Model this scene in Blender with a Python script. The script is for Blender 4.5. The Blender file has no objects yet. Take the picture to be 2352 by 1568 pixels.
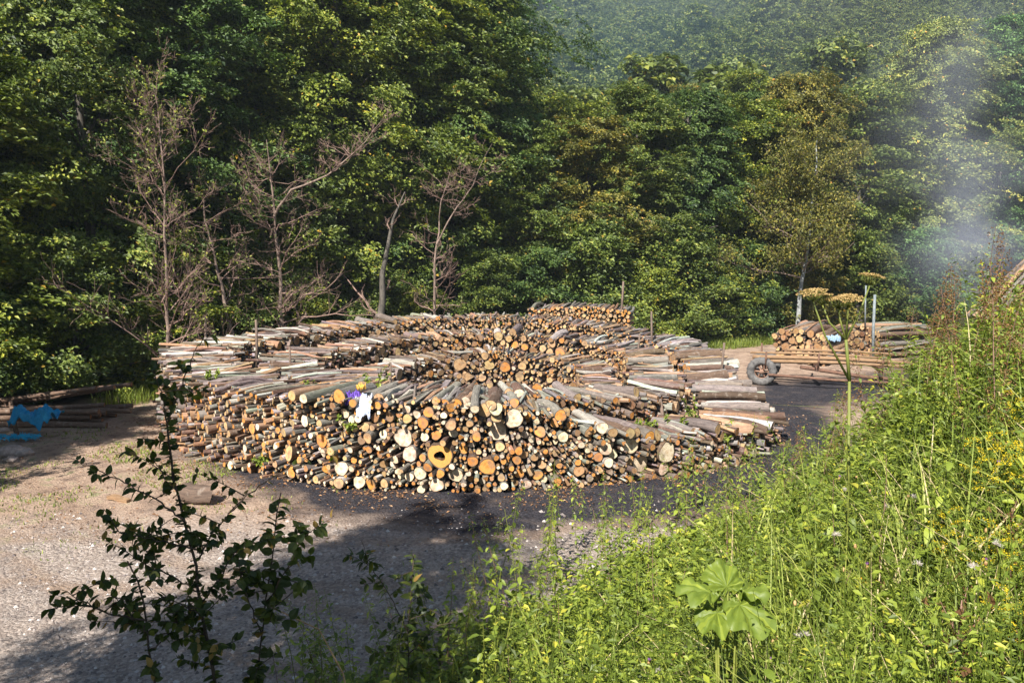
import bpy, math, random
import numpy as np
from mathutils import Vector, Matrix
R = math.radians
rng = np.random.default_rng(7)
random.seed(7)
SC = bpy.context.scene
COL = SC.collection

# ---------------------------------------------------------------- camera, light, exposure
CAMZ, PITCH, F = 5.0, R(7.94), 796.0          # F in pixels of a 1024 wide frame
cam = bpy.data.objects.new('camera', bpy.data.cameras.new('camera'))
COL.objects.link(cam); SC.camera = cam
cam.location = (0, 0, CAMZ); cam.rotation_euler = (R(90)-PITCH, 0, 0)
cam.data.sensor_width = 36; cam.data.lens = F/1024*36
cam.data.clip_start = 0.05; cam.data.clip_end = 2000
SUN_EL, SUN_AZ = R(46), R(206)                # azimuth clockwise from +Y: behind the camera, to the left
sd = Vector((math.sin(SUN_AZ)*math.cos(SUN_EL), math.cos(SUN_AZ)*math.cos(SUN_EL), math.sin(SUN_EL)))
W = bpy.data.worlds.new("World"); SC.world = W; W.use_nodes = True
nt = W.node_tree; bg = nt.nodes['Background']
sky = nt.nodes.new('ShaderNodeTexSky'); sky.sky_type = 'NISHITA'; sky.sun_disc = False
sky.sun_elevation = SUN_EL; sky.sun_rotation = SUN_AZ; sky.air_density = 1.2; sky.dust_density = 0.3; sky.ozone_density = 1.6
nt.links.new(sky.outputs[0], bg.inputs[0]); bg.inputs[1].default_value = 0.055
sl = bpy.data.lights.new('sun', 'SUN'); sl.energy = 5.0; sl.angle = R(0.55); sl.color = (1, .945, .87)
so = bpy.data.objects.new('sun', sl); COL.objects.link(so)
so.rotation_euler = (-sd).to_track_quat('-Z', 'Y').to_euler()
SC.view_settings.view_transform = 'Standard'; SC.view_settings.look = 'None'
SC.view_settings.gamma = 1; SC.view_settings.exposure = 1.14
SC.render.engine = 'CYCLES'
cy = SC.cycles
cy.use_denoising = True; cy.denoiser = 'OPENIMAGEDENOISE'
cy.max_bounces = 5; cy.diffuse_bounces = 3; cy.glossy_bounces = 2; cy.transmission_bounces = 3
cy.transparent_max_bounces = 6; cy.volume_bounces = 0
cy.caustics_reflective = False; cy.caustics_refractive = False
cy.use_adaptive_sampling = True; cy.adaptive_threshold = 0.02
cy.sample_clamp_indirect = 6

# ---------------------------------------------------------------- helpers
def ray(px, py):                               # a direction, from coordinates on a 2352 wide view of the photo
    u, v = px/2352*1024-512, 341-py/1568*682.67
    f = Vector((0, math.cos(PITCH), -math.sin(PITCH))); up = Vector((0, math.sin(PITCH), math.cos(PITCH)))
    return f*F + Vector((1, 0, 0))*u + up*v
def G(px, py, h=0.0):
    d = ray(px, py); t = (h-CAMZ)/d.z
    return Vector((d.x*t, d.y*t, h))
def D(px, py, y):
    d = ray(px, py); t = y/d.y
    return Vector((d.x*t, y, CAMZ+d.z*t))
def tag(o, label=None, cat=None, group=None, kind=None):
    if label: o['label'] = label
    if cat: o['category'] = cat
    if group: o['group'] = group
    if kind: o['kind'] = kind
    return o
def empty(name, loc=(0, 0, 0), rz=0.0, label=None, cat=None, group=None):
    o = bpy.data.objects.new(name, None); COL.objects.link(o)
    o.location = loc; o.rotation_euler = (0, 0, rz); o.empty_display_size = .2
    return tag(o, label, cat, group)
def mesh(name, V, Fs, mats, midx=None, attrs=(), smooth=False):
    """V (n,3); Fs list of (m,k) arrays; midx list of material indices per face array; attrs (name, type, domain, data)"""
    V = np.asarray(V, np.float32)
    Fs = [np.asarray(f, np.int32) for f in Fs if len(f)]
    me = bpy.data.meshes.new(name)
    me.vertices.add(len(V)); me.vertices.foreach_set('co', V.ravel())
    loops = np.concatenate([f.ravel() for f in Fs]); tot = np.concatenate([np.full(len(f), f.shape[1], np.int32) for f in Fs])
    me.loops.add(len(loops)); me.loops.foreach_set('vertex_index', loops)
    st = np.zeros(len(tot), np.int32); st[1:] = np.cumsum(tot)[:-1]
    me.polygons.add(len(tot)); me.polygons.foreach_set('loop_start', st); me.polygons.foreach_set('loop_total', tot)
    for m in mats: me.materials.append(m)
    if midx is not None:
        me.polygons.foreach_set('material_index', np.concatenate([np.full(len(f), i, np.int32) for f, i in zip(Fs, midx)]))
    me.update(calc_edges=True)
    me.polygons.foreach_set('use_smooth', np.full(len(tot), smooth, bool))
    for an, ty, dom, data in attrs:
        a = me.attributes.new(an, ty, dom)
        key = {'FLOAT': 'value', 'FLOAT_VECTOR': 'vector', 'FLOAT_COLOR': 'color'}[ty]
        a.data.foreach_set(key, np.asarray(data, np.float32).ravel())
    return me
def obj(name, me, parent=None, loc=None, color=None):
    o = bpy.data.objects.new(name, me); COL.objects.link(o)
    if parent: o.parent = parent
    if loc is not None: o.location = loc
    if color: o.color = (*color, 1)
    return o
def dup(root, loc, rz=0, s=1.0, label=None, color=None, tilt=(0, 0)):
    r = root.copy(); COL.objects.link(r); r.location = loc; r.rotation_euler = (tilt[0], tilt[1], rz); r.scale = (s, s, s) if not hasattr(s, '__len__') else s
    if label: r['label'] = label
    for ch in list(root.children):
        c = ch.copy(); COL.objects.link(c); c.parent = r
        if color: c.color = (*color, 1)
        for g in ch.children:
            d = g.copy(); COL.objects.link(d); d.parent = c
    return r
ORD = ['', 'first', 'second', 'third', 'fourth', 'fifth', 'sixth', 'seventh', 'eighth', 'ninth', 'tenth', 'eleventh', 'twelfth', 'thirteenth', 'fourteenth', 'fifteenth',
       'sixteenth', 'seventeenth', 'eighteenth', 'nineteenth', 'twentieth']
def ordn(i):
    if i < len(ORD): return ORD[i]
    return {1: '%dst', 2: '%dnd', 3: '%drd'}.get(i % 10, '%dth') % i if i not in (11, 12, 13) else '%dth' % i
def basis(d):
    d = d/np.linalg.norm(d, axis=-1, keepdims=True)
    a = np.where(np.abs(d[..., 2:3]) > .9, np.array([1., 0, 0]), np.array([0, 0, 1.]))
    x = np.cross(a, d); x /= np.linalg.norm(x, axis=-1, keepdims=True)
    return x, np.cross(d, x)
def tubes(P, rad, ns=6, caps=False):
    """P (N,K,3) rad (N,K) -> verts, quads(, cap ngons)"""
    P = np.asarray(P, float); rad = np.asarray(rad, float); N, K = rad.shape
    x, y = basis(P[:, -1]-P[:, 0]+1e-9)
    a = np.linspace(0, 2*np.pi, ns, endpoint=False)
    V = P[:, :, None, :]+rad[:, :, None, None]*(np.cos(a)[None, None, :, None]*x[:, None, None, :]+np.sin(a)[None, None, :, None]*y[:, None, None, :])
    idx = np.arange(N*K*ns).reshape(N, K, ns)
    q = np.stack([idx[:, :-1], np.roll(idx, -1, 2)[:, :-1], np.roll(idx, -1, 2)[:, 1:], idx[:, 1:]], -1).reshape(-1, 4)
    if caps: return V.reshape(-1, 3), q, np.concatenate([idx[:, 0, ::-1], idx[:, -1]])
    return V.reshape(-1, 3), q
class MB:                                       # small builder for hand made things
    def __init__(s): s.V = []; s.F = {}; s.n = 0
    def add(s, V, *Fs):
        for f in Fs:
            f = np.asarray(f)
            if len(f): s.F.setdefault(f.shape[1], []).append(f+s.n)
        s.V.append(np.asarray(V, float)); s.n += len(V); return s
    def box(s, c, d, rot=None):
        c = np.array(c, float); h = np.array(d, float)/2
        V = np.array([[x, y, z] for x in (-1, 1) for y in (-1, 1) for z in (-1, 1)])*h
        if rot is not None: V = V@np.array(rot).T
        return s.add(V+c, [[0, 1, 3, 2], [4, 6, 7, 5], [0, 4, 5, 1], [2, 3, 7, 6], [0, 2, 6, 4], [1, 5, 7, 3]])
    def tube(s, pts, r, ns=8):
        pts = np.array([list(p) for p in pts], float); rr = np.full(len(pts), r) if np.isscalar(r) else np.array(r)
        V, q, c = tubes(pts[None], rr[None], ns, True); return s.add(V, q, c)
    def torus(s, c, R0, r, axis, n=28, m=10, fn=None):
        c = np.array(c); axis = np.array(axis, float); x, y = basis(axis[None]); x = x[0]; y = y[0]; ax = axis/np.linalg.norm(axis)
        V = []
        for i in range(n):
            t = 2*np.pi*i/n; rad = np.cos(t)*x+np.sin(t)*y
            for j in range(m):
                u = 2*np.pi*j/m; k = fn(i, j) if fn else 1
                V.append(c+rad*(R0+r*k*np.cos(u))+ax*r*1.1*np.sin(u))
        idx = np.arange(n*m).reshape(n, m)
        q = np.stack([idx, np.roll(idx, -1, 0), np.roll(np.roll(idx, -1, 0), -1, 1), np.roll(idx, -1, 1)], -1).reshape(-1, 4)
        return s.add(V, q)
    def build(s, name, mat, parent=None, loc=None, smooth=False, color=None):
        ks = list(s.F)
        me = mesh(name, np.concatenate(s.V), [np.concatenate(s.F[k]) for k in ks], [mat], None, (), smooth)
        return obj(name, me, parent, loc, color)

# ---------------------------------------------------------------- materials
class NT:
    def __init__(s, name):
        s.m = bpy.data.materials.new(name); s.m.use_nodes = True; s.t = s.m.node_tree; s.n = s.t.nodes
        s.b = s.n['Principled BSDF']; s.o = s.n['Material Output']
    def L(s, a, b): s.t.links.new(a, b)
    def new(s, ty, **kw):
        n = s.n.new(ty)
        for k, v in kw.items(): setattr(n, k, v)
        return n
    def val(s, sock, x):
        if hasattr(x, 'links') or hasattr(x, 'is_linked'): s.L(x, sock)
        else: sock.default_value = x
    def math(s, op, a, b=0.0, clamp=False):
        n = s.new('ShaderNodeMath', operation=op, use_clamp=clamp); s.val(n.inputs[0], a); s.val(n.inputs[1], b); return n.outputs[0]
    def mix(s, f, a, b, mode='MIX'):
        n = s.new('ShaderNodeMix', data_type='RGBA', blend_type=mode); s.val(n.inputs[0], f)
        s.val(n.inputs[6], (*a, 1) if isinstance(a, tuple) else a); s.val(n.inputs[7], (*b, 1) if isinstance(b, tuple) else b); return n.outputs[2]
    def noise(s, vec, scale, detail=3, rough=.6, dim='3D'):
        n = s.new('ShaderNodeTexNoise'); s.L(vec, n.inputs['Vector']); n.inputs['Scale'].default_value = scale
        n.inputs['Detail'].default_value = detail; n.inputs['Roughness'].default_value = rough; return n.outputs['Fac']
    def vor(s, vec, scale, feature='F1'):
        n = s.new('ShaderNodeTexVoronoi', feature=feature); s.L(vec, n.inputs['Vector']); n.inputs['Scale'].default_value = scale; return n
    def ramp(s, f, stops, interp='LINEAR'):
        n = s.new('ShaderNodeValToRGB'); r = n.color_ramp; r.interpolation = interp
        while len(r.elements) < len(stops): r.elements.new(.5)
        for e, (p, c) in zip(r.elements, stops): e.position = p; e.color = (*c, 1) if len(c) == 3 else c
        s.L(f, n.inputs[0]); return n.outputs[0]
    def rng(s, f, a, b, c=0.0, d=1.0):
        n = s.new('ShaderNodeMapRange'); s.val(n.inputs[0], f)
        for i, v in enumerate((a, b, c, d)): n.inputs[i+1].default_value = v
        return n.outputs[0]
    def attr(s, name, out='Fac'):
        n = s.new('ShaderNodeAttribute', attribute_name=name); return n.outputs[out]
    def pos(s): return s.new('ShaderNodeNewGeometry').outputs['Position']
    def scalev(s, v, sc):
        n = s.new('ShaderNodeMapping'); s.L(v, n.inputs[0]); n.inputs[3].default_value = sc; return n.outputs[0]
    def bump(s, h, st, dist=.02):
        n = s.new('ShaderNodeBump'); s.L(h, n.inputs['Height']); n.inputs['Strength'].default_value = st; n.inputs['Distance'].default_value = dist
        s.L(n.outputs[0], s.b.inputs['Normal'])
    def fin(s, col, rough=.8, spec=.3):
        s.val(s.b.inputs['Base Color'], (*col, 1) if isinstance(col, tuple) else col); s.val(s.b.inputs['Roughness'], rough)
        s.b.inputs['Specular IOR Level'].default_value = spec; return s.m

def leaf_mat(name, stops, trans=.35, rough=.5, spec=.35, tint=True, tmul=(1.3, 1.5, .6)):
    t = NT(name); c = t.ramp(t.attr('v'), stops)
    if tint:
        oi = t.new('ShaderNodeObjectInfo'); c = t.mix(1.0, c, oi.outputs['Color'], 'MULTIPLY')
    t.fin(c, rough, spec)
    tr = t.new('ShaderNodeBsdfTranslucent'); t.L(t.mix(1.0, c, tmul, 'MULTIPLY'), tr.inputs[0])
    mx = t.new('ShaderNodeMixShader'); mx.inputs[0].default_value = trans
    t.L(t.b.outputs[0], mx.inputs[1]); t.L(tr.outputs[0], mx.inputs[2]); t.L(mx.outputs[0], t.o.inputs[0])
    return t.m
M = {}
M['tree_leaf'] = leaf_mat('tree_leaf', [(0, (.035, .055, .018)), (.35, (.10, .135, .032)), (.75, (.20, .24, .055)), (.93, (.33, .33, .06)), (1, (.40, .26, .05))], .2, .5, .28)
M['weed_leaf'] = leaf_mat('weed_leaf', [(0, (.06, .085, .012)), (.35, (.12, .17, .022)), (.75, (.25, .30, .036)), (.93, (.34, .36, .04)), (1, (.52, .42, .06))], .22)
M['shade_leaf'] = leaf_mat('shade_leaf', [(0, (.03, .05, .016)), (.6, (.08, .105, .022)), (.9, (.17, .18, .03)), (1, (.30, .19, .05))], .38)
M['grass'] = leaf_mat('grass', [(0, (.06, .085, .015)), (.5, (.19, .25, .035)), (.85, (.37, .40, .09)), (1, (.60, .48, .27))], .26)
M['dry_leaf'] = leaf_mat('dry_leaf', [(0, (.10, .05, .02)), (.5, (.22, .12, .05)), (1, (.38, .24, .10))], .3, .7, .2, False, (1.2, 1, .8))
M['umbel_seed'] = leaf_mat('umbel_seeds', [(0, (.22, .13, .045)), (1, (.52, .37, .17))], .2, .8, .1, False)
M['yellow'] = leaf_mat('yellow_petals', [(0, (.55, .40, .02)), (1, (.8, .62, .03))], .3, .6, .2, False)
M['orange_petal'] = leaf_mat('orange_petals', [(0, (.75, .30, .01)), (1, (.9, .45, .02))], .3, .6, .2, False)
M['down'] = leaf_mat('thistle_down', [(0, (.6, .52, .45)), (1, (.85, .8, .75))], .4, .8, .1, False, (1, 1, 1))
M['purple'] = leaf_mat('purple_florets', [(0, (.25, .08, .35)), (1, (.5, .22, .6))], .3, .7, .1, False, (1, 1, 1))
def mk_bark():
    t = NT('log_bark'); lp = t.attr('lp', 'Vector'); col = t.attr('col', 'Color')
    n1 = t.noise(t.scalev(lp, (5, 38, 38)), 1, 5, .7)
    n2 = t.noise(t.scalev(lp, (9, 6, 6)), 1, 3, .6)
    n3 = t.noise(t.scalev(lp, (60, 22, 22)), 1, 2, .5)
    c = t.mix(1.0, col, t.ramp(n1, [(.25, (.35, .33, .33)), (.5, (.95, .95, .95)), (.8, (1.7, 1.6, 1.5))]), 'MULTIPLY')
    c = t.mix(t.rng(n2, .56, .66), c, t.mix(.3, c, (.36, .31, .26)))
    c = t.mix(t.math('MULTIPLY', t.rng(n3, .62, .68), .55), c, (.05, .035, .03))
    t.bump(n1, .7, .02); return t.fin(c, .85, .2)
M['bark'] = mk_bark()
def mk_cut():
    t = NT('cut_wood'); rad = t.attr('rad'); col = t.attr('col', 'Color'); lp = t.attr('lp', 'Vector')
    n = t.noise(t.scalev(lp, (1, 14, 14)), 1, 4, .6)
    ringf = t.math('SINE', t.math('ADD', t.math('MULTIPLY', rad, 42), t.math('MULTIPLY', n, 14)))
    c = t.mix(1.0, col, t.ramp(t.rng(ringf, -1, 1), [(0, (.84, .80, .74)), (1, (1.06, 1.05, 1.03))]), 'MULTIPLY')
    c = t.mix(1.0, c, t.ramp(n, [(.3, (.72, .62, .52)), (.5, (1, 1, 1)), (.8, (1.12, 1.1, 1.06))]), 'MULTIPLY')
    c = t.mix(t.math('MULTIPLY', t.rng(rad, .34, .05), t.rng(n, .4, .6)), c, t.mix(1.0, c, (.62, .42, .28), 'MULTIPLY'))
    c = t.mix(t.rng(t.math('ADD', rad, t.math('MULTIPLY', n, .08)), .93, .97), c, (.09, .06, .04))
    wn = t.noise(t.scalev(lp, (1, 5, 5)), 1, 2, .5); c = t.mix(t.math('MULTIPLY', t.rng(wn, .50, .64), .6), c, (.24, .17, .12))
    sp = t.noise(t.scalev(lp, (3, 130, 130)), 1, 3, .7); t.bump(t.math('ADD', ringf, t.math('MULTIPLY', sp, 3)), .35, .006)
    return t.fin(c, .8, .15)
M['cut'] = mk_cut()
def mk_wood(name, a, b, stretch=(3, 3, 3), scale=8, rough=.85, bump=.5):
    t = NT(name); tc = t.new('ShaderNodeTexCoord').outputs['Object']
    n = t.noise(t.scalev(tc, stretch), scale, 5, .65)
    c = t.mix(t.rng(n, .3, .7), a, b); t.bump(n, bump, .02); return t.fin(c, rough, .2)
M['trunk'] = mk_wood('trunk_bark', (.05, .045, .04), (.16, .14, .115), (3, 3, .6), 5)
M['pale_trunk'] = mk_wood('pale_trunk_bark', (.13, .14, .14), (.40, .41, .40), (2, 2, 1.4), 3)
M['dead_twig'] = mk_wood('dead_twig_bark', (.15, .09, .07), (.38, .26, .21), (1, 1, 1), 3)
M['dead_trunk'] = mk_wood('dead_trunk_bark', (.10, .07, .055), (.34, .25, .20), (3, 3, .8), 3)
M['stem'] = mk_wood('green_stem', (.10, .13, .02), (.24, .25, .05), (1, 1, 1), 12, .6, .1)
M['red_stem'] = mk_wood('reddish_stem', (.12, .07, .05), (.28, .17, .12), (1, 1, 1), 14, .6, .1)
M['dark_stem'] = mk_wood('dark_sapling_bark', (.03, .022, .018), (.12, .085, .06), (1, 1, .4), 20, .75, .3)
M['hog_stem'] = mk_wood('hogweed_stem', (.10, .13, .03), (.20, .21, .05), (4, 4, .6), 12, .5, .1)
M['seed'] = mk_wood('seed_head', (.30, .15, .06), (.58, .40, .18), (1, 1, 1), 40, .8, .2)
M['stake'] = mk_wood('stake_bark', (.07, .055, .045), (.24, .17, .13), (8, 8, 1), 4)
M['plank'] = mk_wood('plank_wood', (.15, .085, .045), (.40, .26, .15), (3, 3, 30), 2)
M['tyre'] = mk_wood('worn_rubber', (.06, .058, .058), (.20, .19, .18), (1, 1, 1), 10, .9, .3)
M['rim'] = mk_wood('rusty_rim', (.16, .08, .05), (.35, .23, .17), (1, 1, 1), 14, .8, .3)
M['iron'] = mk_wood('rusty_iron', (.07, .045, .035), (.22, .12, .08), (1, 1, 1), 12, .8, .3)
M['stone'] = mk_wood('stone', (.20, .16, .14), (.46, .38, .33), (1, 1, 1), 9, .9, .6)
M['chip'] = leaf_mat('wood_chips', [(0, (.10, .055, .03)), (.4, (.22, .115, .06)), (.85, (.40, .23, .12)), (1, (.60, .45, .30))], .02, .9, .1, False)
M['gravel'] = leaf_mat('gravel_stones', [(0, (.12, .10, .095)), (.5, (.28, .24, .22)), (1, (.55, .50, .46))], .0, .9, .2, False)
M['grey_post'] = mk_wood('grey_post', (.12, .15, .16), (.30, .33, .34), (2, 2, 1), 6)
def cloth_mat(name, a, b=None, axis=0, freq=30):
    t = NT(name); tc = t.new('ShaderNodeTexCoord').outputs['Object']; n = t.noise(tc, 22, 4, .6)
    c = t.mix(t.rng(n, .3, .7), tuple(x*.8 for x in a), tuple(min(1, x*1.1) for x in a))
    if b:
        uvw = t.attr('lp', 'Vector'); sx = t.new('ShaderNodeSeparateXYZ'); t.L(uvw, sx.inputs[0])
        c = t.mix(t.math('GREATER_THAN', t.math('SINE', t.math('MULTIPLY', sx.outputs[axis], freq)), .1), c, b)
    t.bump(n, .4, .01); return t.fin(c, .8, .2)
M['purple_cloth'] = cloth_mat('purple_striped_cloth', (.16, .08, .42), (.05, .03, .16))
M['white_cloth'] = cloth_mat('white_cloth', (.75, .76, .82), (.35, .42, .6), 1, 45)
M['yellow_cloth'] = cloth_mat('yellow_cloth', (.65, .38, .08))
M['blue_tarp'] = cloth_mat('blue_tarp', (.02, .24, .44))
M['cyan_rope'] = cloth_mat('cyan_rope', (.02, .40, .62))

# ---------------------------------------------------------------- ground
BL = np.array([(-9, 2.4), (-6, 4.8), (-3.2, 6.6), (-1.0, 8.8), (1.1, 10.9), (4.5, 13.6), (8.3, 16.8), (11.8, 24), (15.5, 31), (20, 40), (24, 60)], float)
def sdist(X, Y):
    best = np.full(X.shape, 1e9); sg = np.zeros(X.shape)
    for a, b in zip(BL[:-1], BL[1:]):
        d = b-a; L2 = (d**2).sum(); t = np.clip(((X-a[0])*d[0]+(Y-a[1])*d[1])/L2, 0, 1)
        dx, dy = X-a[0]-t*d[0], Y-a[1]-t*d[1]; ds = np.hypot(dx, dy)
        s = np.sign(dx*d[1]-dy*d[0]); m = ds < best
        best = np.where(m, ds, best); sg = np.where(m, s, sg)
    return best*np.where(sg == 0, 1, sg)
def sm(t): t = np.clip(t, 0, 1); return t*t*(3-2*t)
def wob(X, Y, f, s=0.): return np.sin(X*f+s)*np.cos(Y*f*1.13+s*2)+.5*np.sin(X*f*2.3+1+s)*np.cos(Y*f*2.1+s)
def hz(X, Y):
    X = np.asarray(X, float); Y = np.asarray(Y, float)
    s = sdist(X, Y); w = 9-4.4*sm((X-1)/5)
    bank = (3.4-1.25*sm((Y-9)/9))*sm(s/w)
    bank = bank*(1+.05*wob(X, Y, 1.7))+.10*sm(s/1.5)*wob(X, Y, 2.1, 2)*np.exp(-(Y/30)**2)
    rad = Y-36-.25*X
    hill = .06*np.clip(rad, 0, 20)+.30*np.clip(rad-20, 0, 40)*sm((rad-20)/25)+.43*np.clip(rad-60, 0, 170)
    hill = hill*(1+.08*wob(X, Y, .03, 1))-11*np.exp(-((X/np.maximum(Y, 1)-.235)/.05)**2)*sm((rad-90)/100)
    yard = .035*wob(X, Y, .7)+.02*wob(X, Y, 2.9)
    return yard+np.where(s > 0, bank, 0)+hill
def hz1(x, y): return float(hz(np.array([x]), np.array([y]))[0])
def grid(xs, ys):
    X, Y = np.meshgrid(xs, ys); V = np.stack([X, Y, hz(X, Y)], -1).reshape(-1, 3)
    i = np.arange(X.size).reshape(X.shape)
    return V, np.stack([i[:-1, :-1], i[:-1, 1:], i[1:, 1:], i[1:, :-1]], -1).reshape(-1, 4)
PIT = np.array([-0.4, 21.0])
def mk_ground():
    t = NT('yard_soil'); p = t.pos(); sx = t.new('ShaderNodeSeparateXYZ'); t.L(p, sx.inputs[0])
    big = t.noise(p, .45, 4, .6); mid = t.noise(p, 2.2, 5, .65); fine = t.noise(p, 22, 5, .75); peb = t.vor(p, 24)
    soil = t.ramp(mid, [(.3, (.17, .12, .095)), (.5, (.37, .265, .195)), (.7, (.47, .355, .27))])
    grav = t.ramp(peb.outputs['Color'], [(0, (.14, .125, .125)), (.5, (.33, .29, .26)), (1, (.52, .47, .43))])
    near = t.math('ADD', t.rng(sx.outputs[1], 14.5, 12.0), t.math('MULTIPLY', t.math('SUBTRACT', big, .5), 1.2))
    c = t.mix(t.rng(near, .3, .8), soil, t.mix(.65, soil, grav))
    # charcoal dust lies round the stack and along the track to its right
    vd = t.new('ShaderNodeVectorMath', operation='DISTANCE'); t.L(t.scalev(p, (1, 1, 0)), vd.inputs[0]); vd.inputs[1].default_value = (.2, 21.2, 0)
    dd = t.math('ADD', vd.outputs['Value'], t.math('MULTIPLY', t.math('SUBTRACT', big, .5), 4.0))
    track = t.math('ADD', t.math('ABSOLUTE', t.math('SUBTRACT', sx.outputs[1], t.math('ADD', 24.0, t.math('MULTIPLY', t.math('SUBTRACT', sx.outputs[0], 9), .45)))), t.math('MULTIPLY', t.math('SUBTRACT', big, .5), 4))
    k = t.math('MAXIMUM', t.rng(dd, 8.9, 7.9), t.math('MULTIPLY', t.rng(track, 2.8, 1.2), t.rng(sx.outputs[0], 5, 7)))
    coal = t.ramp(fine, [(.3, (.018, .017, .021)), (.55, (.042, .040, .047)), (.75, (.10, .095, .105))])
    c = t.mix(t.math('MULTIPLY', k, t.rng(mid, .75, .5, .85, 1)), c, coal)
    # mown green along the far edge, thin grass film in the yard, soil on the bank
    for rad_ in (18.3, 19.9, 25.6, 27.1):       # wheel tracks pressed into the dirt
        vt = t.new('ShaderNodeVectorMath', operation='DISTANCE'); t.L(t.scalev(p, (1, 1, 0)), vt.inputs[0]); vt.inputs[1].default_value = (-4, 30.5, 0) if rad_ < 21 else (9, 33, 0)
        w_ = t.math('ABSOLUTE', t.math('SUBTRACT', t.math('ADD', vt.outputs['Value'], t.math('MULTIPLY', big, .8)), rad_+.4))
        c = t.mix(t.math('MULTIPLY', t.rng(w_, .26, .12), t.rng(mid, .35, .6, .15, .55)), c, t.mix(1.0, soil, (.72, .68, .64), 'MULTIPLY'))
    gr = t.ramp(fine, [(.3, (.05, .09, .02)), (.7, (.16, .22, .05))])
    film = t.math('MULTIPLY', t.rng(mid, .56, .66), t.math('MULTIPLY', t.rng(sx.outputs[1], 11, 13), t.rng(sx.outputs[0], -6, -8)))
    c = t.mix(t.math('MULTIPLY', film, .6), c, gr)
    c = t.mix(t.math('MULTIPLY', t.attr('bank'), t.rng(mid, .3, .6, .75, 1)), c, t.mix(fine, (.035, .04, .015), (.10, .09, .04)))
    c = t.mix(t.attr('wood'), c, t.mix(fine, (.02, .02, .012), (.06, .045, .025)))  # floor colour darkened to paint deeper shade inside the wood
    c = t.mix(1.0, c, t.ramp(fine, [(.25, (.55, .55, .55)), (.5, (1, 1, 1)), (.8, (1.3, 1.28, 1.25))]), 'MULTIPLY')
    h = t.math('ADD', t.math('MULTIPLY', fine, 1.2), t.math('ADD', t.math('MULTIPLY', mid, 2.0), t.math('MULTIPLY', peb.outputs['Distance'], -.6)))
    t.bump(h, .8, .05); return t.fin(c, .95, .1)
M['ground'] = mk_ground()
TL = np.array([(-40, 12), (-18, 17.5), (-14.2, 21.5), (-11.5, 25.5), (-8, 28.6), (-4.5, 30.2), (0, 31.2), (4, 32.6), (8, 34.6), (12, 37), (18, 40), (40, 46)], float)
def treeline(X): return np.interp(X, TL[:, 0], TL[:, 1])
def ground():
    xs = np.concatenate([np.linspace(-420, -32, 28), np.arange(-30, 30.1, .25), np.linspace(32, 420, 28)])
    ys = np.concatenate([np.linspace(-60, -3, 12), np.arange(-2, 46.1, .25), np.linspace(47, 420, 80)])
    V, q = grid(xs, ys)
    s = sdist(V[:, 0], V[:, 1])
    bank = sm((s+.5+.5*wob(V[:, 0], V[:, 1], 1.3))/1.2)
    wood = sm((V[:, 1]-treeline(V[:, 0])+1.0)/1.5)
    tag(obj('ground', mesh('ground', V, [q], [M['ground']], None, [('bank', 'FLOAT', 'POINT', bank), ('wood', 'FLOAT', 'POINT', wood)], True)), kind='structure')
ground()
NOG = False

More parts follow.
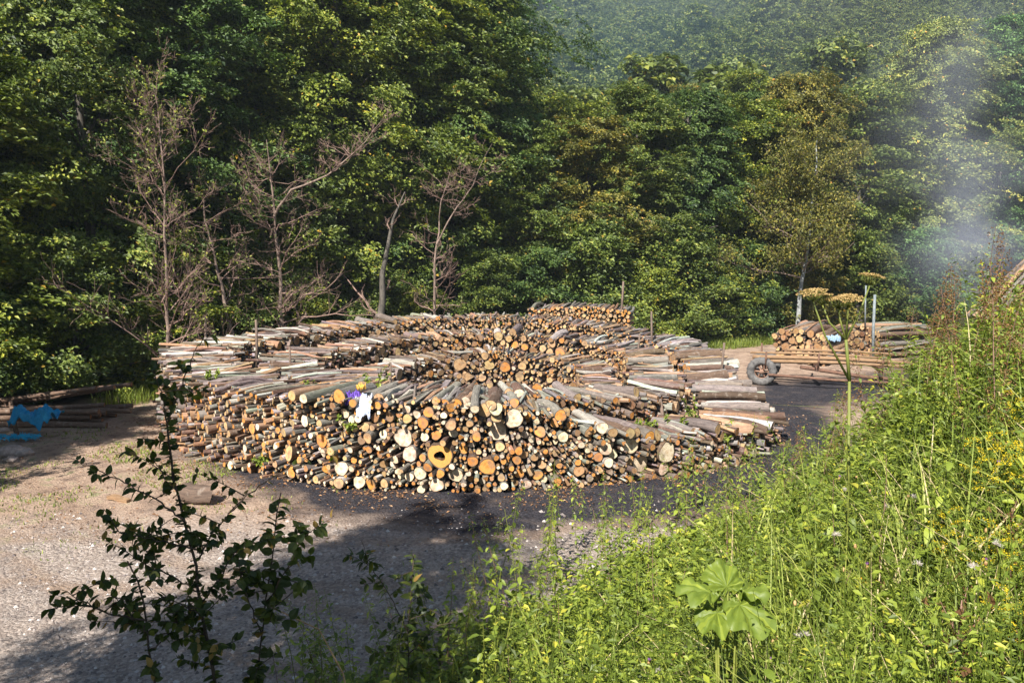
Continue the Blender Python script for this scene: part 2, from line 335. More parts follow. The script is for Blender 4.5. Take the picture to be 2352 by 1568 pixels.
# ---------------------------------------------------------------- logs
BARKS = {'grey': (.20, .19, .16), 'mauve': (.175, .145, .13), 'birch': (.40, .37, .33), 'brown': (.13, .085, .06), 'tan': (.32, .20, .12)}
CUTS = {'pale': (.86, .72, .54), 'orange': (.70, .32, .09), 'tan': (.62, .42, .22), 'brown': (.34, .20, .105)}
def a0(n): return np.linspace(0, 2*np.pi, n, endpoint=False)
def log_arrays(P0, P1, R0, R1, bark, cut, ns=9, K=4, bend=.02, obl=.16, seed=0, split=0.):
    """batch of logs -> V, side quads, cap tris (end0), cap tris (end1), attributes"""
    g = np.random.default_rng(seed); N = len(P0); P0 = np.asarray(P0, float); P1 = np.asarray(P1, float)
    d = P1-P0; Ln = np.linalg.norm(d, axis=1); x, y = basis(d); dn = d/Ln[:, None]
    ph = g.uniform(0, 6.3, (N, 1)); tri = 1.25*.5/np.cos(((a0(ns)[None]+ph) % (2*np.pi/3))-np.pi/3); spl = (g.uniform(size=(N, 1)) < split)
    t = np.linspace(0, 1, K); bx = g.normal(0, bend, (N, 1))*Ln[:, None]*np.sin(np.pi*t)[None]; by = g.normal(0, bend, (N, 1))*Ln[:, None]*np.sin(np.pi*t*g.uniform(.7, 1.6, (N, 1)))
    C = P0[:, None]+d[:, None]*t[None, :, None]+bx[..., None]*x[:, None]+by[..., None]*y[:, None]
    a = np.linspace(0, 2*np.pi, ns, endpoint=False)
    irr = 1+.10*np.cos(2*a[None]+g.uniform(0, 6.3, (N, 1)))*g.uniform(0, 1, (N, 1))+.06*np.cos(3*a[None]+g.uniform(0, 6.3, (N, 1)))+g.normal(0, .03, (N, ns))
    irr = np.where(spl, tri*(1+g.normal(0, .05, (N, ns))), irr)
    rr = (np.asarray(R0)[:, None]*(1-t)+np.asarray(R1)[:, None]*t)*(1+g.normal(0, .05, (N, K)))
    rad = rr[:, :, None]*irr[:, None, :]
    ca, sa = np.cos(a)[None, None, :, None], np.sin(a)[None, None, :, None]
    V = C[:, :, None]+rad[..., None]*(ca*x[:, None, None]+sa*y[:, None, None])
    for e in (0, K-1):                       # slightly oblique saw cuts
        sh = (g.normal(0, obl, (N, 1))*np.cos(a+g.uniform(0, 6.3, (N, 1))))*rr[:, e:e+1]
        V[:, e] += sh[..., None]*dn[:, None]
    off = g.uniform(0, 50, (N, 1, 1))
    lp = np.stack(np.broadcast_arrays(t[None, :, None]*Ln[:, None, None]+off, np.cos(a)*rad+off, np.sin(a)*rad), -1)
    nb = K*ns; cen0 = V[:, 0].mean(1); cen1 = V[:, -1].mean(1)
    allV = np.concatenate([V.reshape(N, nb, 3), V[:, 0], cen0[:, None], V[:, -1], cen1[:, None]], 1)   # nb + ns+1 + ns+1
    tot = nb+2*ns+2; base = (np.arange(N)*tot)[:, None]
    idx = np.arange(nb).reshape(K, ns)
    q = np.stack([idx[:-1], np.roll(idx, -1, 1)[:-1], np.roll(idx, -1, 1)[1:], idx[1:]], -1).reshape(1, -1, 4)+base[:, :, None]
    r0 = nb+np.arange(ns); t0 = np.stack([np.roll(r0, -1), r0, np.full(ns, nb+ns)], -1)
    r1 = nb+ns+1+np.arange(ns); t1 = np.stack([r1, np.roll(r1, -1), np.full(ns, nb+2*ns+1)], -1)
    lpa = np.concatenate([lp.reshape(N, nb, 3), lp[:, 0], lp[:, 0].mean(1)[:, None], lp[:, -1], lp[:, -1].mean(1)[:, None]], 1)
    col = np.ones((N, tot, 4)); col[:, :nb, :3] = np.asarray(bark)[:, None]; col[:, nb:, :3] = np.asarray(cut)[:, None]
    rd = np.ones((N, tot)); rd[:, nb+ns] = 0; rd[:, nb+2*ns+1] = 0
    return allV, q, (t0[None]+base[:, :, None]), (t1[None]+base[:, :, None]), col, lpa, rd
def log_mass(name, P0, P1, R0, R1, bark, cut, ns, **kw):
    V, q, t0, t1, col, lp, rd = log_arrays(P0, P1, R0, R1, bark, cut, ns, **kw)
    return V.reshape(-1, 3), q.reshape(-1, 4), np.concatenate([t0.reshape(-1, 3), t1.reshape(-1, 3)]), col.reshape(-1, 4), lp.reshape(-1, 3), rd.ravel()
def single_log(P0, P1, r0, r1, bark, cut, label, group, ns=16, K=7, seed=0, name='log', hollow=False, cat='log', bend=.02, cut_part=True):
    P0 = np.array(P0, float); P1 = np.array(P1, float); c = (P0+P1)/2
    V, q, t0, t1, col, lp, rd = log_arrays([P0-c], [P1-c], [r0], [r1], [bark], [cut], ns, K=K, seed=seed, bend=bend)
    V, q, t0, t1, col, lp, rd = V[0], q[0], t0[0], t1[0], col[0], lp[0], rd[0]
    nb = K*ns
    at = lambda sl: [('col', 'FLOAT_COLOR', 'POINT', col[sl]), ('lp', 'FLOAT_VECTOR', 'POINT', lp[sl]), ('rad', 'FLOAT', 'POINT', rd[sl])]
    o = obj(name, mesh(name, V[:nb], [q], [M['bark']], None, at(slice(0, nb)), True), None, c)
    tag(o, label, cat, group)
    if hollow:                                # annular cut face, tunnel wall behind it
        rim = V[nb:nb+ns]; cen = V[nb+ns]; ax = (P1-P0)/np.linalg.norm(P1-P0); kk = .40
        a = np.linspace(0, 2*np.pi, ns, endpoint=False)
        inn = cen+(rim-cen)*(kk*(1+.16*np.cos(3*a+1)+.1*np.cos(2*a)))[:, None]; deep = inn+ax*.35
        VV = np.concatenate([rim, inn]); i = np.arange(ns); j = np.roll(i, -1)
        cc = np.concatenate([col[nb:nb+ns], col[nb:nb+ns]]); rr = np.concatenate([np.ones(ns), np.full(ns, .36)]); ll = np.concatenate([lp[nb:nb+ns], lp[nb:nb+ns]*.4])
        e = obj('cut_end', mesh('cut_end', VV, [np.stack([j, i, i+ns, j+ns], -1)], [M['cut']], None, [('col', 'FLOAT_COLOR', 'POINT', cc), ('lp', 'FLOAT_VECTOR', 'POINT', ll), ('rad', 'FLOAT', 'POINT', rr)]), o)
        VV = np.concatenate([inn, deep, [cen+ax*.35]])
        cc = np.tile(np.array([[.10, .05, .02, 1]]), (2*ns+1, 1))
        obj('rotten_core', mesh('rotten_core', VV, [np.stack([j, i, i+ns, j+ns], -1), np.stack([j+ns, i+ns, np.full(ns, 2*ns)], -1)], [M['bark']], None,
            [('col', 'FLOAT_COLOR', 'POINT', cc), ('lp', 'FLOAT_VECTOR', 'POINT', VV*1.0)]), o)
    else:
        obj('cut_end', mesh('cut_end', V[nb:nb+ns+1], [t0-nb], [M['cut']], None, at(slice(nb, nb+ns+1))), o)
    s1 = slice(nb+ns+1, nb+2*ns+2)
    obj('cut_end', mesh('cut_end', V[s1], [t1-(nb+ns+1)], [M['cut']], None, at(s1)), o)
    return o

# outline of the stack: (px, py on the photo, height of that point) -> angle round the pit, radius
def pol(px, py, h):
    p = G(px, py, h); dx, dy = p.x-PIT[0], p.y-PIT[1]
    return math.degrees(math.atan2(dy, dx)) % 360, math.hypot(dx, dy)
OUT = sorted([pol(380, 1000, 0), pol(600, 1090, 0), pol(900, 1125, 0), pol(1250, 1120, 0), pol(1500, 1105, 0), pol(1700, 1062, 0), pol(1785, 1020, 0), (5, 6.5), (43, 8.8),
              (70, 7.6), pol(1100, 722, 2.05), pol(850, 732, 2.0), pol(600, 762, 1.9), pol(370, 800, 1.8)])
OA = np.array([o[0] for o in OUT]); OR_ = np.array([o[1] for o in OUT])
def Rout(th): return np.interp(th % 360, OA, OR_, period=360)
def prof(tab): a = np.array(tab, float); return lambda th: np.interp(th % 360, a[:, 0], a[:, 1], period=360)
H_out = prof([(5, .95), (25, 1.1), (43, 1.35), (70, 1.9), (96, 2.05), (119, 2.0), (155, 1.9), (176, 1.8), (200, 1.68), (224, 1.62), (251, 1.72), (270, 1.66), (280, 1.45), (290, 1.05), (301, .85), (318, .72), (335, .45), (350, .7)])
H_mid = prof([(0, 1.25), (30, 1.3), (60, 1.55), (96, 1.78), (130, 1.68), (176, 1.55), (215, 1.5), (251, 1.52), (280, 1.45), (300, 1.3), (330, 1.15)])
H_inn = prof([(0, 1.15), (40, 1.1), (96, 1.4), (140, 1.3), (190, 1.15), (251, .85), (280, .75), (320, .95)])
RINGS = [('outer', .77, 1.0, H_out), ('mid', .53, .72, H_mid), ('inner', .33, .48, H_inn)]

def pack(length, Hs, draw, seeds=(), tries=20000, rmin=.022, g=None):
    cs = [list(s) for s in seeds]; X = np.zeros(20000); Z = np.zeros(20000); Q = np.zeros(20000); n = 0
    for s in seeds: X[n], Z[n], Q[n] = s[:3]; n += 1
    smax = .26
    for phase, (lo, cnt) in enumerate([(.11, tries//10), (.06, tries//4), (.033, tries//2), (0, tries)]):
        for _ in range(cnt):
            s = g.uniform(0, length); h = Hs(s); z = g.uniform(0.01, h)
            r = draw(s/length, phase)
            if r < lo: continue
            m = slice(0, n); dx = np.abs(X[m]-s)
            dd = np.hypot(dx, Z[m]-z)-Q[m] if n else np.array([9.])
            av = min(dd.min() if n else 9, (z)*1.15, (h+.03-z)*1.1)*1.03
            if av < max(rmin, lo): continue
            r = min(r, av); X[n], Z[n], Q[n] = s, z, r; n += 1
    return X[:n].copy(), Z[:n].copy(), Q[:n].copy()

CAM = np.array([0, 0, CAMZ])
allogs = []    # dict rows
HERO = [  # px, py, radius in px (2352 view), cut, bark, hollow, label
 (1012, 1043, 31, 'orange', 'brown', True, 'big hollow orange log with a dark rotten hole in the front of the stack'),
 (1180, 957, 22, 'pale', 'brown', False, 'large round cream log end high on the front edge, above the hollow log'),
 (927, 1003, 23, 'pale', 'grey', False, 'large cream log end just up and left of the hollow orange log'),
 (1143, 991, 23, 'pale', 'grey', False, 'wide cream log end with brown heart stain, right of the hollow log'),
 (940, 1042, 21, 'pale', 'birch', False, 'pale birch log end touching the left side of the hollow log'),
 (1453, 1018, 25, 'pale', 'birch', False, 'big cream birch log end at the right end of the front face'),
 (1528, 1037, 26, 'pale', 'brown', False, 'biggest cream log end at the low right corner of the stack'),
 (1483, 1068, 22, 'pale', 'brown', False, 'cream log end below the two big birch logs at the right corner'),
 (1525, 1075, 18, 'pale', 'brown', False, 'rough cream log end lowest at the right corner of the stack'),
 (1044, 1092, 19, 'pale', 'grey', False, 'cream log end with a hollowed notch below the hollow orange log'),
 (788, 1073, 19, 'pale', 'grey', False, 'tall oval cream log end low in the front face, left of centre'),
 (1120, 1068, 20, 'orange', 'brown', False, 'broad orange log end low in the face, right of the hollow log'),
 (672, 1037, 20, 'tan', 'brown', False, 'cracked tan log end in the left part of the front face'),
 (584, 982, 14, 'orange', 'brown', False, 'orange log end upper left in the face, nearest the corner'),
 (560, 955, 14, 'tan', 'brown', False, 'tan split log end near the top left of the front face'),
 (1003, 1112, 17, 'pale', 'grey', False, 'cream log end resting on the black ground under the hollow log'),
 (788, 1104, 14, 'tan', 'birch', False, 'tan log end with birch bark on the ground below the oval log'),
 (820, 1108, 15, 'pale', 'birch', False, 'cream log end on the ground, second right of the tan ground log'),
 (852, 1110, 15, 'orange', 'brown', False, 'orange log end on the ground, left of the grey broken stump'),
 (965, 1086, 15, 'pale', 'grey', False, 'cream log end under the pale birch log by the hollow log'),
 (1240, 990, 13, 'orange', 'grey', False, 'orange log end with grey bark near the top edge, right of centre'),
 (1392, 1030, 15, 'pale', 'grey', False, 'grey barked log with cream end, left of the corner birch log'),
 (1395, 1060, 13, 'pale', 'birch', False, 'cream birch end below the grey barked log at the right'),
 (985, 945, 13, 'orange', 'grey', False, 'orange end on the top edge, right of the white cloth'),
 (700, 965, 14, 'pale', 'grey', False, 'cream log end upper left in the face beside an orange one'),
 (1000, 1000, 12, 'orange', 'grey', False, 'orange log end directly above the hollow log'),
]
hero_pts = []
for hpx in HERO:
    px, py, rp = hpx[:3]; d = ray(px, py); best = None
    for k in range(400):                       # march along the sight line to the outer face
        t = (13+k*.03)/d.y; p = (d.x*t, d.y*t, CAMZ+d.z*t); th = math.degrees(math.atan2(p[1]-PIT[1], p[0]-PIT[0])) % 360
        if math.hypot(p[0]-PIT[0], p[1]-PIT[1]) <= Rout(th)-.10*p[2]: best = (th, max(p[2], .0), rp/2352*1024/F*p[1]); break
    hero_pts.append(best)
GRD = np.linspace(0, 360, 1441)
def build_rings():
    for name, f0, f1, Hf in RINGS:
        g = np.random.default_rng({'outer': 11, 'mid': 12, 'inner': 13}[name])
        back = lambda th: .5-.5*np.tanh((np.abs(((th-90+180) % 360)-180)-92)/12)   # 1 on the far half: its face looks at the pit
        Rp = lambda th: Rout(th)*(f1+(f0-f1)*back(th))
        rp = Rp(GRD); arc = np.concatenate([[0], np.cumsum(np.hypot((rp[1:]+rp[:-1])/2*np.radians(.25), np.diff(rp)))])
        L = arc[-1]; th_of = lambda s: np.interp(s, arc, GRD); s_of = lambda th: np.interp(th, GRD, arc)
        seeds = []
        if name == 'outer':
            seeds = [(s_of(h[0]), h[1], h[2]) for h in hero_pts]
        def draw(f, phase):
            th = th_of(f*L)
            if name == 'outer' and 238 < th < 312: pb, pm = .015, .34
            elif name == 'outer' and 170 < th < 238: pb, pm = .008, .24
            elif name == 'outer' and 312 < th < 360: pb, pm = .01, .16
            elif name == 'mid' and 60 < th < 125: pb, pm = .25, .5
            elif name == 'mid' and 125 <= th < 170: pb, pm = .06, .4
            elif name == 'inner': pb, pm = (.2, .5) if 50 < th < 135 else (.05, .3)
            else: pb, pm = .02, .22
            u = g.uniform()
            if phase == 0: return g.uniform(.11, .19) if u < pb else 0
            if phase == 1: return g.uniform(.06, .115) if u < pm else 0
            if phase == 2: return g.uniform(.035, .065)
            return g.uniform(.024, .045)
        Hs = lambda s: Hf(th_of(s))+.05*math.sin(s*3.1)+.04*math.sin(s*7.7)
        X, Z, Q = pack(L, Hs, draw, seeds, {'outer': 26000, 'mid': 13000, 'inner': 6000}[name], g=g)
        th = th_of(X); n = len(X); ra = np.radians(th)
        u = np.stack([np.cos(ra), np.sin(ra), np.zeros(n)], -1)
        Ro = Rout(th); bk = back(th)
        ro = Ro*f1-.10*Z+g.normal(0, .085, n)-bk*0; ri = Ro*f0+g.normal(0, .06, n)+.08*Z*bk
        short = g.uniform(size=n) < .2
        big = Q > .1
        azj = np.radians(g.normal(0, 2.2, n)); pc = np.array([*PIT, 0])
        zt = g.normal(0, .02, n)
        # far half is anchored at its inner face, near half at its outer face
        ra2 = ra+azj; v2 = np.stack([np.cos(ra2), np.sin(ra2), np.zeros(n)], -1)
        A = pc+u*ro[:, None]; Bv = pc+u*ri[:, None]
        A = np.where(bk[:, None] > .5, Bv+v2*(ro-ri)[:, None], A); Bv = np.where(bk[:, None] > .5, Bv, A-v2*(ro-ri)[:, None])
        A[:, 2] = Z; Bv[:, 2] = Z
        dz = zt*3; A[:, 2] += np.where(bk > .5, np.abs(dz)*.5, 0); Bv[:, 2] += np.where(bk > .5, 0, -dz)
        H = Hf(th)
        top = Z > H-.22
        for i in range(n):
            hero = name == 'outer' and i < len(HERO)
            t_ = th[i]; w = g.uniform()
            zone = ('front' if 232 < t_ < 312 else 'left' if 165 < t_ <= 232 else 'right' if (t_ >= 312 or t_ < 20) else 'back')
            if hero: cut, bark = HERO[i][3], HERO[i][4]
            else:
                if zone == 'front': cut = g.choice(['pale', 'orange', 'tan', 'brown'], p=[.30, .34, .29, .07])
                elif zone == 'left': cut = g.choice(['pale', 'orange', 'tan', 'brown'], p=[.18, .48, .30, .04])
                elif zone == 'right': cut = g.choice(['pale', 'orange', 'tan', 'brown'], p=[.35, .2, .35, .1])
                else: cut = g.choice(['pale', 'orange', 'tan', 'brown'], p=[.02, .16, .56, .26])
                if name != 'outer' and zone != 'back': cut = g.choice(['tan', 'orange', 'brown'])
                bark = g.choice(['grey', 'mauve', 'birch', 'brown', 'tan'], p=([.34, .2, .12, .24, .1] if zone == 'front' else [.08, .30, .10, .27, .25]))
            a, b = A[i].copy(), Bv[i].copy()
            r = Q[i]*.99; tp = (.66 if f0/f1 < .65 else .8)
            if bk[i] > .5: r0, r1 = r*g.uniform(.85, 1.02), r
            else: r0, r1 = r, r*tp*g.uniform(.85, 1.1)
            allogs.append(dict(a=a, b=b, r0=r0, r1=r1, cut=cut, bark=bark, ring=name, zone=zone, th=t_, z=Z[i], top=bool(top[i]), hero=i if hero else -1, back=bk[i] > .5, H=H[i]))
        # loose logs lying along the top
        m = {'outer': 1000, 'mid': 360, 'inner': 90}[name]
        for k in range(m):
            t_ = g.uniform(0, 360)
            zone = ('front' if 232 < t_ < 312 else 'left' if 165 < t_ <= 232 else 'right' if (t_ >= 312 or t_ < 20) else 'back')
            Ro1 = float(Rout(t_)); big = g.uniform() < {'left': .0, 'back': .02, 'front': .10, 'right': .16}[zone]
            r = g.uniform(.08, .13) if big else g.uniform(.02, .05)
            ln = (f1-f0)*Ro1*g.uniform(.75, 1.08); mid = Ro1*((f0+f1)/2+g.uniform(-.03, .03))
            an = math.radians(t_); dirn = an+math.radians(g.normal(0, 11 if not big else 4))
            c = np.array([PIT[0]+math.cos(an)*mid, PIT[1]+math.sin(an)*mid, float(Hf(t_))+r*.6+g.uniform(-.05, .05)])
            if not big: ln *= g.uniform(.55, .95 if zone == 'back' else 1)
            dv = np.array([math.cos(dirn), math.sin(dirn), g.normal(0, .045)])*ln/2
            bark = g.choice(['grey', 'mauve', 'birch', 'brown', 'tan'], p=([.36, .2, .12, .24, .08] if zone == 'front' else [.08, .36, .16, .24, .16] if zone != 'right' else [.10, .27, .13, .34, .16]))
            cut = g.choice(['pale', 'orange', 'tan'])if zone == 'front' else g.choice(['tan', 'orange', 'brown'])
            allogs.append(dict(a=c+dv, b=c-dv, r0=r, r1=r*g.uniform(.7, .95), cut=cut, bark=bark, ring=name, zone=zone, th=t_, z=c[2], top=True, hero=-1, back=math.sin(an) > 0, H=float(Hf(t_)), lie=True))
build_rings()
# the small extra stack on the far side
gX = np.random.default_rng(31)
def side_stack(c, along, axis, length, H, L, rfun, cuts, barks, seed, ring, tries=2500):
    g = np.random.default_rng(seed); X, Z, Q = pack(length, lambda s: H*(1-.25*abs(s/length-.5)), lambda f, ph: rfun(g), (), tries, g=g)
    al = np.array(along)/np.linalg.norm(along); ax = np.array(axis)/np.linalg.norm(axis)
    for i in range(len(X)):
        p = np.array(c, float)+np.append(al*(X[i]-length/2), Z[i]); j = g.normal(0, .05)
        d3 = np.append(ax, g.normal(0, .02)); 
        allogs.append(dict(a=p+d3*(L/2+j), b=p-d3*(L/2-j), r0=Q[i]*.98, r1=Q[i]*.9, cut=g.choice(cuts), bark=g.choice(barks), ring=ring, zone='far', th=0, z=Z[i], top=False, hero=-1, back=False, H=H))
pX = G(1345, 700, 2.3)
side_stack((pX.x-.1, pX.y+.3, 1.35), (1, -.1), (-.25, -1), 3.6, .95, 1.7, lambda g: g.uniform(.03, .075), ['tan', 'orange'], ['mauve', 'tan', 'grey'], 32, 'extra')
side_stack((pX.x-.1, pX.y+.35, 0), (1, -.1), (-.25, -1), 4.0, 1.3, 1.8, lambda g: g.uniform(.05, .12), ['tan', 'brown'], ['mauve', 'brown'], 33, 'extra', 900)
pS = G(1868, 832, 0)
side_stack((pS.x+.3, pS.y+.9, .0), (.8, -.6), (-.6, -.8), 2.0, 1.35, 3.0, lambda g: g.uniform(.10, .17), ['tan', 'brown'], ['tan', 'brown', 'mauve'], 34, 'stack', 700)
pT = G(2035, 815, 0)
side_stack((pT.x+.3, pT.y+.4, .0), (.35, -1), (-1, -.35), 1.8, 1.25, 2.8, lambda g: g.uniform(.08, .16), ['tan', 'brown'], ['tan', 'brown', 'grey'], 35, 'second', 600)

def score(l):
    c = l['a'] if not l['back'] else l['b']
    if l['ring'] in ('stack', 'second'): c = l['a']
    dist = np.linalg.norm(c-CAM)
    if l['hero'] >= 0: return 9
    w = 1.0
    if l['ring'] == 'outer':
        if l['zone'] == 'back' and not l.get('lie'): w = .9 if l['z'] > l['H']-.45 else 0
    elif l['ring'] in ('mid', 'inner'):
        if l['back']: w = .9 if l['z'] > l['H']-.55 else 0
        else: w = .8 if l['top'] else 0
    if l['ring'] == 'outer' and l['zone'] == 'right' and not l['top']: w = .6
    if l.get('lie'): w *= 1.2
    return l['r0']/dist*w
sc_ = np.array([score(l) for l in allogs]); order = np.argsort(-sc_)
nstack = [i for i in order if allogs[i]['ring'] in ('stack', 'second')][:38]
nmain = [i for i in order if allogs[i]['ring'] not in ('stack', 'second')][:255]
sel = set(nstack) | set(nmain)
# names of places on the stack used in the labels
def place_words(l):
    if l['ring'] == 'stack': return 'in the trailer side stack'
    if l['ring'] == 'second': return 'in the bluish post stack'
    if l['ring'] == 'extra': return 'in the raised heap at the back'
    if l['ring'] == 'outer':
        if l['zone'] == 'front':
            if l.get('lie'): return 'lying on the front rim'
            s = 'low' if l['z'] < .5 else 'halfway up' if l['z'] < 1.05 else 'high'
            return s+' in the front face'
        if l['zone'] == 'left': return 'on the left rim' if l['top'] else 'in the left face'
        if l['zone'] == 'right': return 'on the low right side'
        return 'in the outermost back ring' 
    if l['back']: return 'facing the pit, '+('middle' if l['ring'] == 'mid' else 'inner')+' ring'
    return 'lying in front of the pit' if l['zone'] == 'front' else 'lying on the '+l['zone']+' side near the pit'
def size_word(r): return 'thick' if r > .12 else 'medium' if r > .075 else 'slim'
BW = {'grey': 'grey barked', 'mauve': 'purplish', 'birch': 'birch', 'brown': 'rough brown', 'tan': 'peeled tan'}
CW = {'pale': 'cream', 'orange': 'orange', 'tan': 'tan', 'brown': 'weathered'}
groups = {}
for i in sel:
    l = allogs[i]
    if l['hero'] >= 0: continue
    base = '%s %s log with %s end' % (size_word(l['r0']), BW[l['bark']], CW[l['cut']])
    e = l['b'] if l['back'] else l['a']
    groups.setdefault((base, place_words(l)), []).append((e[0]/e[1], i))
lab = {}
for (b, p), lst in groups.items():
    lst.sort(); n = len(lst)
    for k, (_, i) in enumerate(lst):
        lab[i] = b+' '+p if n == 1 else b+' '+p+(', leftmost such' if k == 0 else ', rightmost such' if k == n-1 else ', %s from left' % ordn(k+1))
for i in lab:
    if len(lab[i].split()) > 16: lab[i] = lab[i].replace('rough brown', 'brown').replace('peeled tan', 'tan').replace('grey barked', 'grey').replace('lying on the front rim', 'on the front rim')
    if len(lab[i].split()) > 16: lab[i] = lab[i].replace(' from left', '')
for i in sorted(sel):
    l = allogs[i]
    h = HERO[l['hero']] if l['hero'] >= 0 else None
    jb = rng.uniform(.95, 1.05, 3)*rng.uniform(.7, 1.3); jc = rng.uniform(.92, 1.06, 3)*rng.uniform(.85, 1.1)
    grp = 'logs of the round stack' if l['ring'] not in ('stack', 'second') else 'logs of the small far stacks'
    single_log(l['a'], l['b'], l['r0'], l['r1'], np.array(BARKS[l['bark']])*jb, np.minimum(np.array(CUTS[l['cut']])*jc, .85), h[6] if h else lab[i], grp,
               seed=i, hollow=bool(h and h[5]), ns=22 if l['r0'] > .11 else 14)
def rest_logs():
    rest = [l for i, l in enumerate(allogs) if i not in sel]
    Vs, Qs, Ts, Cs, Ls, Rs = [], [], [], [], [], []; n = 0
    for lo, hi, ns in ((0, .05, 7), (.05, .09, 10), (.09, 9, 13)):
        g = [l for l in rest if lo <= l['r0'] < hi]
        N = len(g); bk = np.array([BARKS[l['bark']] for l in g])*rng.uniform(.6, 1.35, (N, 1))*rng.uniform(.9, 1.1, (N, 3))
        ct = np.minimum(np.array([CUTS[l['cut']] for l in g])*rng.uniform(.75, 1.12, (N, 1))*rng.uniform(.94, 1.05, (N, 3)), .85)
        V, q, t, c, lp, rd = log_mass('x', [l['a'] for l in g], [l['b'] for l in g], [l['r0'] for l in g], [l['r1'] for l in g], bk, ct, ns, seed=ns, K=5, bend=.028, split=.22 if ns < 13 else .12)
        Vs.append(V); Qs.append(q+n); Ts.append(t+n); Cs.append(c); Ls.append(lp); Rs.append(rd); n += len(V)
    me = mesh('piled_logs', np.concatenate(Vs), [np.concatenate(Qs), np.concatenate(Ts)], [M['bark'], M['cut']], [0, 1],
              [('col', 'FLOAT_COLOR', 'POINT', np.concatenate(Cs)), ('lp', 'FLOAT_VECTOR', 'POINT', np.concatenate(Ls)), ('rad', 'FLOAT', 'POINT', np.concatenate(Rs))], False)
    tag(obj('piled_logs', me), 'mass of thinner cut logs and sticks stacked radially round a central pit', 'logs', None, 'stuff')
rest_logs()
print('logs', len(allogs), 'individual', len(sel))

# ---------------------------------------------------------------- leaves (batches)
def leaf_quads(C, Dv, Nv, ln, wd, fold=.25):
    """rhombic leaves: centre, direction, normal"""
    Dv = Dv/np.linalg.norm(Dv, axis=1, keepdims=True); S = np.cross(Dv, Nv); S /= np.linalg.norm(S, axis=1, keepdims=True)+1e-9; N2 = np.cross(S, Dv)
    ln = np.broadcast_to(ln, len(C))[:, None]; wd = np.broadcast_to(wd, len(C))[:, None]
    b = C-Dv*ln*.5; t = C+Dv*ln*.5-N2*ln*.12; m = C-Dv*ln*.06
    l = m+S*wd*.5+N2*wd*fold; r = m-S*wd*.5+N2*wd*fold
    V = np.stack([b, r, t, l], 1).reshape(-1, 3); return V, np.arange(len(V)).reshape(-1, 4)
def leaf_detail(C, Dv, Nv, ln, wd, droop=.3):
    """pointed leaves of six quads-ish faces along a midrib; C is the leaf base"""
    n = len(C); Dv = Dv/np.linalg.norm(Dv, axis=1, keepdims=True); S = np.cross(Dv, Nv); S /= np.linalg.norm(S, axis=1, keepdims=True)+1e-9; N2 = np.cross(S, Dv)
    ln = np.broadcast_to(ln, n)[:, None]; wd = np.broadcast_to(wd, n)[:, None]; dr = np.broadcast_to(droop, n)[:, None]
    ts = np.array([0, .22, .5, .78, 1]); ws = np.array([.0, .85, 1, .62, 0])
    mid = [C+Dv*ln*t-N2*ln*dr*t*t for t in ts]
    L = [mid[k]+S*wd*.5*ws[k]+N2*wd*.12*ws[k] for k in (1, 2, 3)]; Rr = [mid[k]-S*wd*.5*ws[k]+N2*wd*.12*ws[k] for k in (1, 2, 3)]
    V = np.stack([mid[0], mid[1], mid[2], mid[3], mid[4], *L, *Rr], 1).reshape(-1, 3); b = (np.arange(n)*11)[:, None, None]
    q = (np.array([[1, 5, 6, 2], [2, 6, 7, 3], [1, 2, 9, 8], [2, 3, 10, 9]])[None]+b).reshape(-1, 4)
    t3 = (np.array([[0, 5, 1], [0, 1, 8], [3, 7, 4], [3, 4, 10]])[None]+b).reshape(-1, 3)
    return V, q, t3
def fattr(v, per): return ('v', 'FLOAT', 'FACE', np.repeat(v, per))

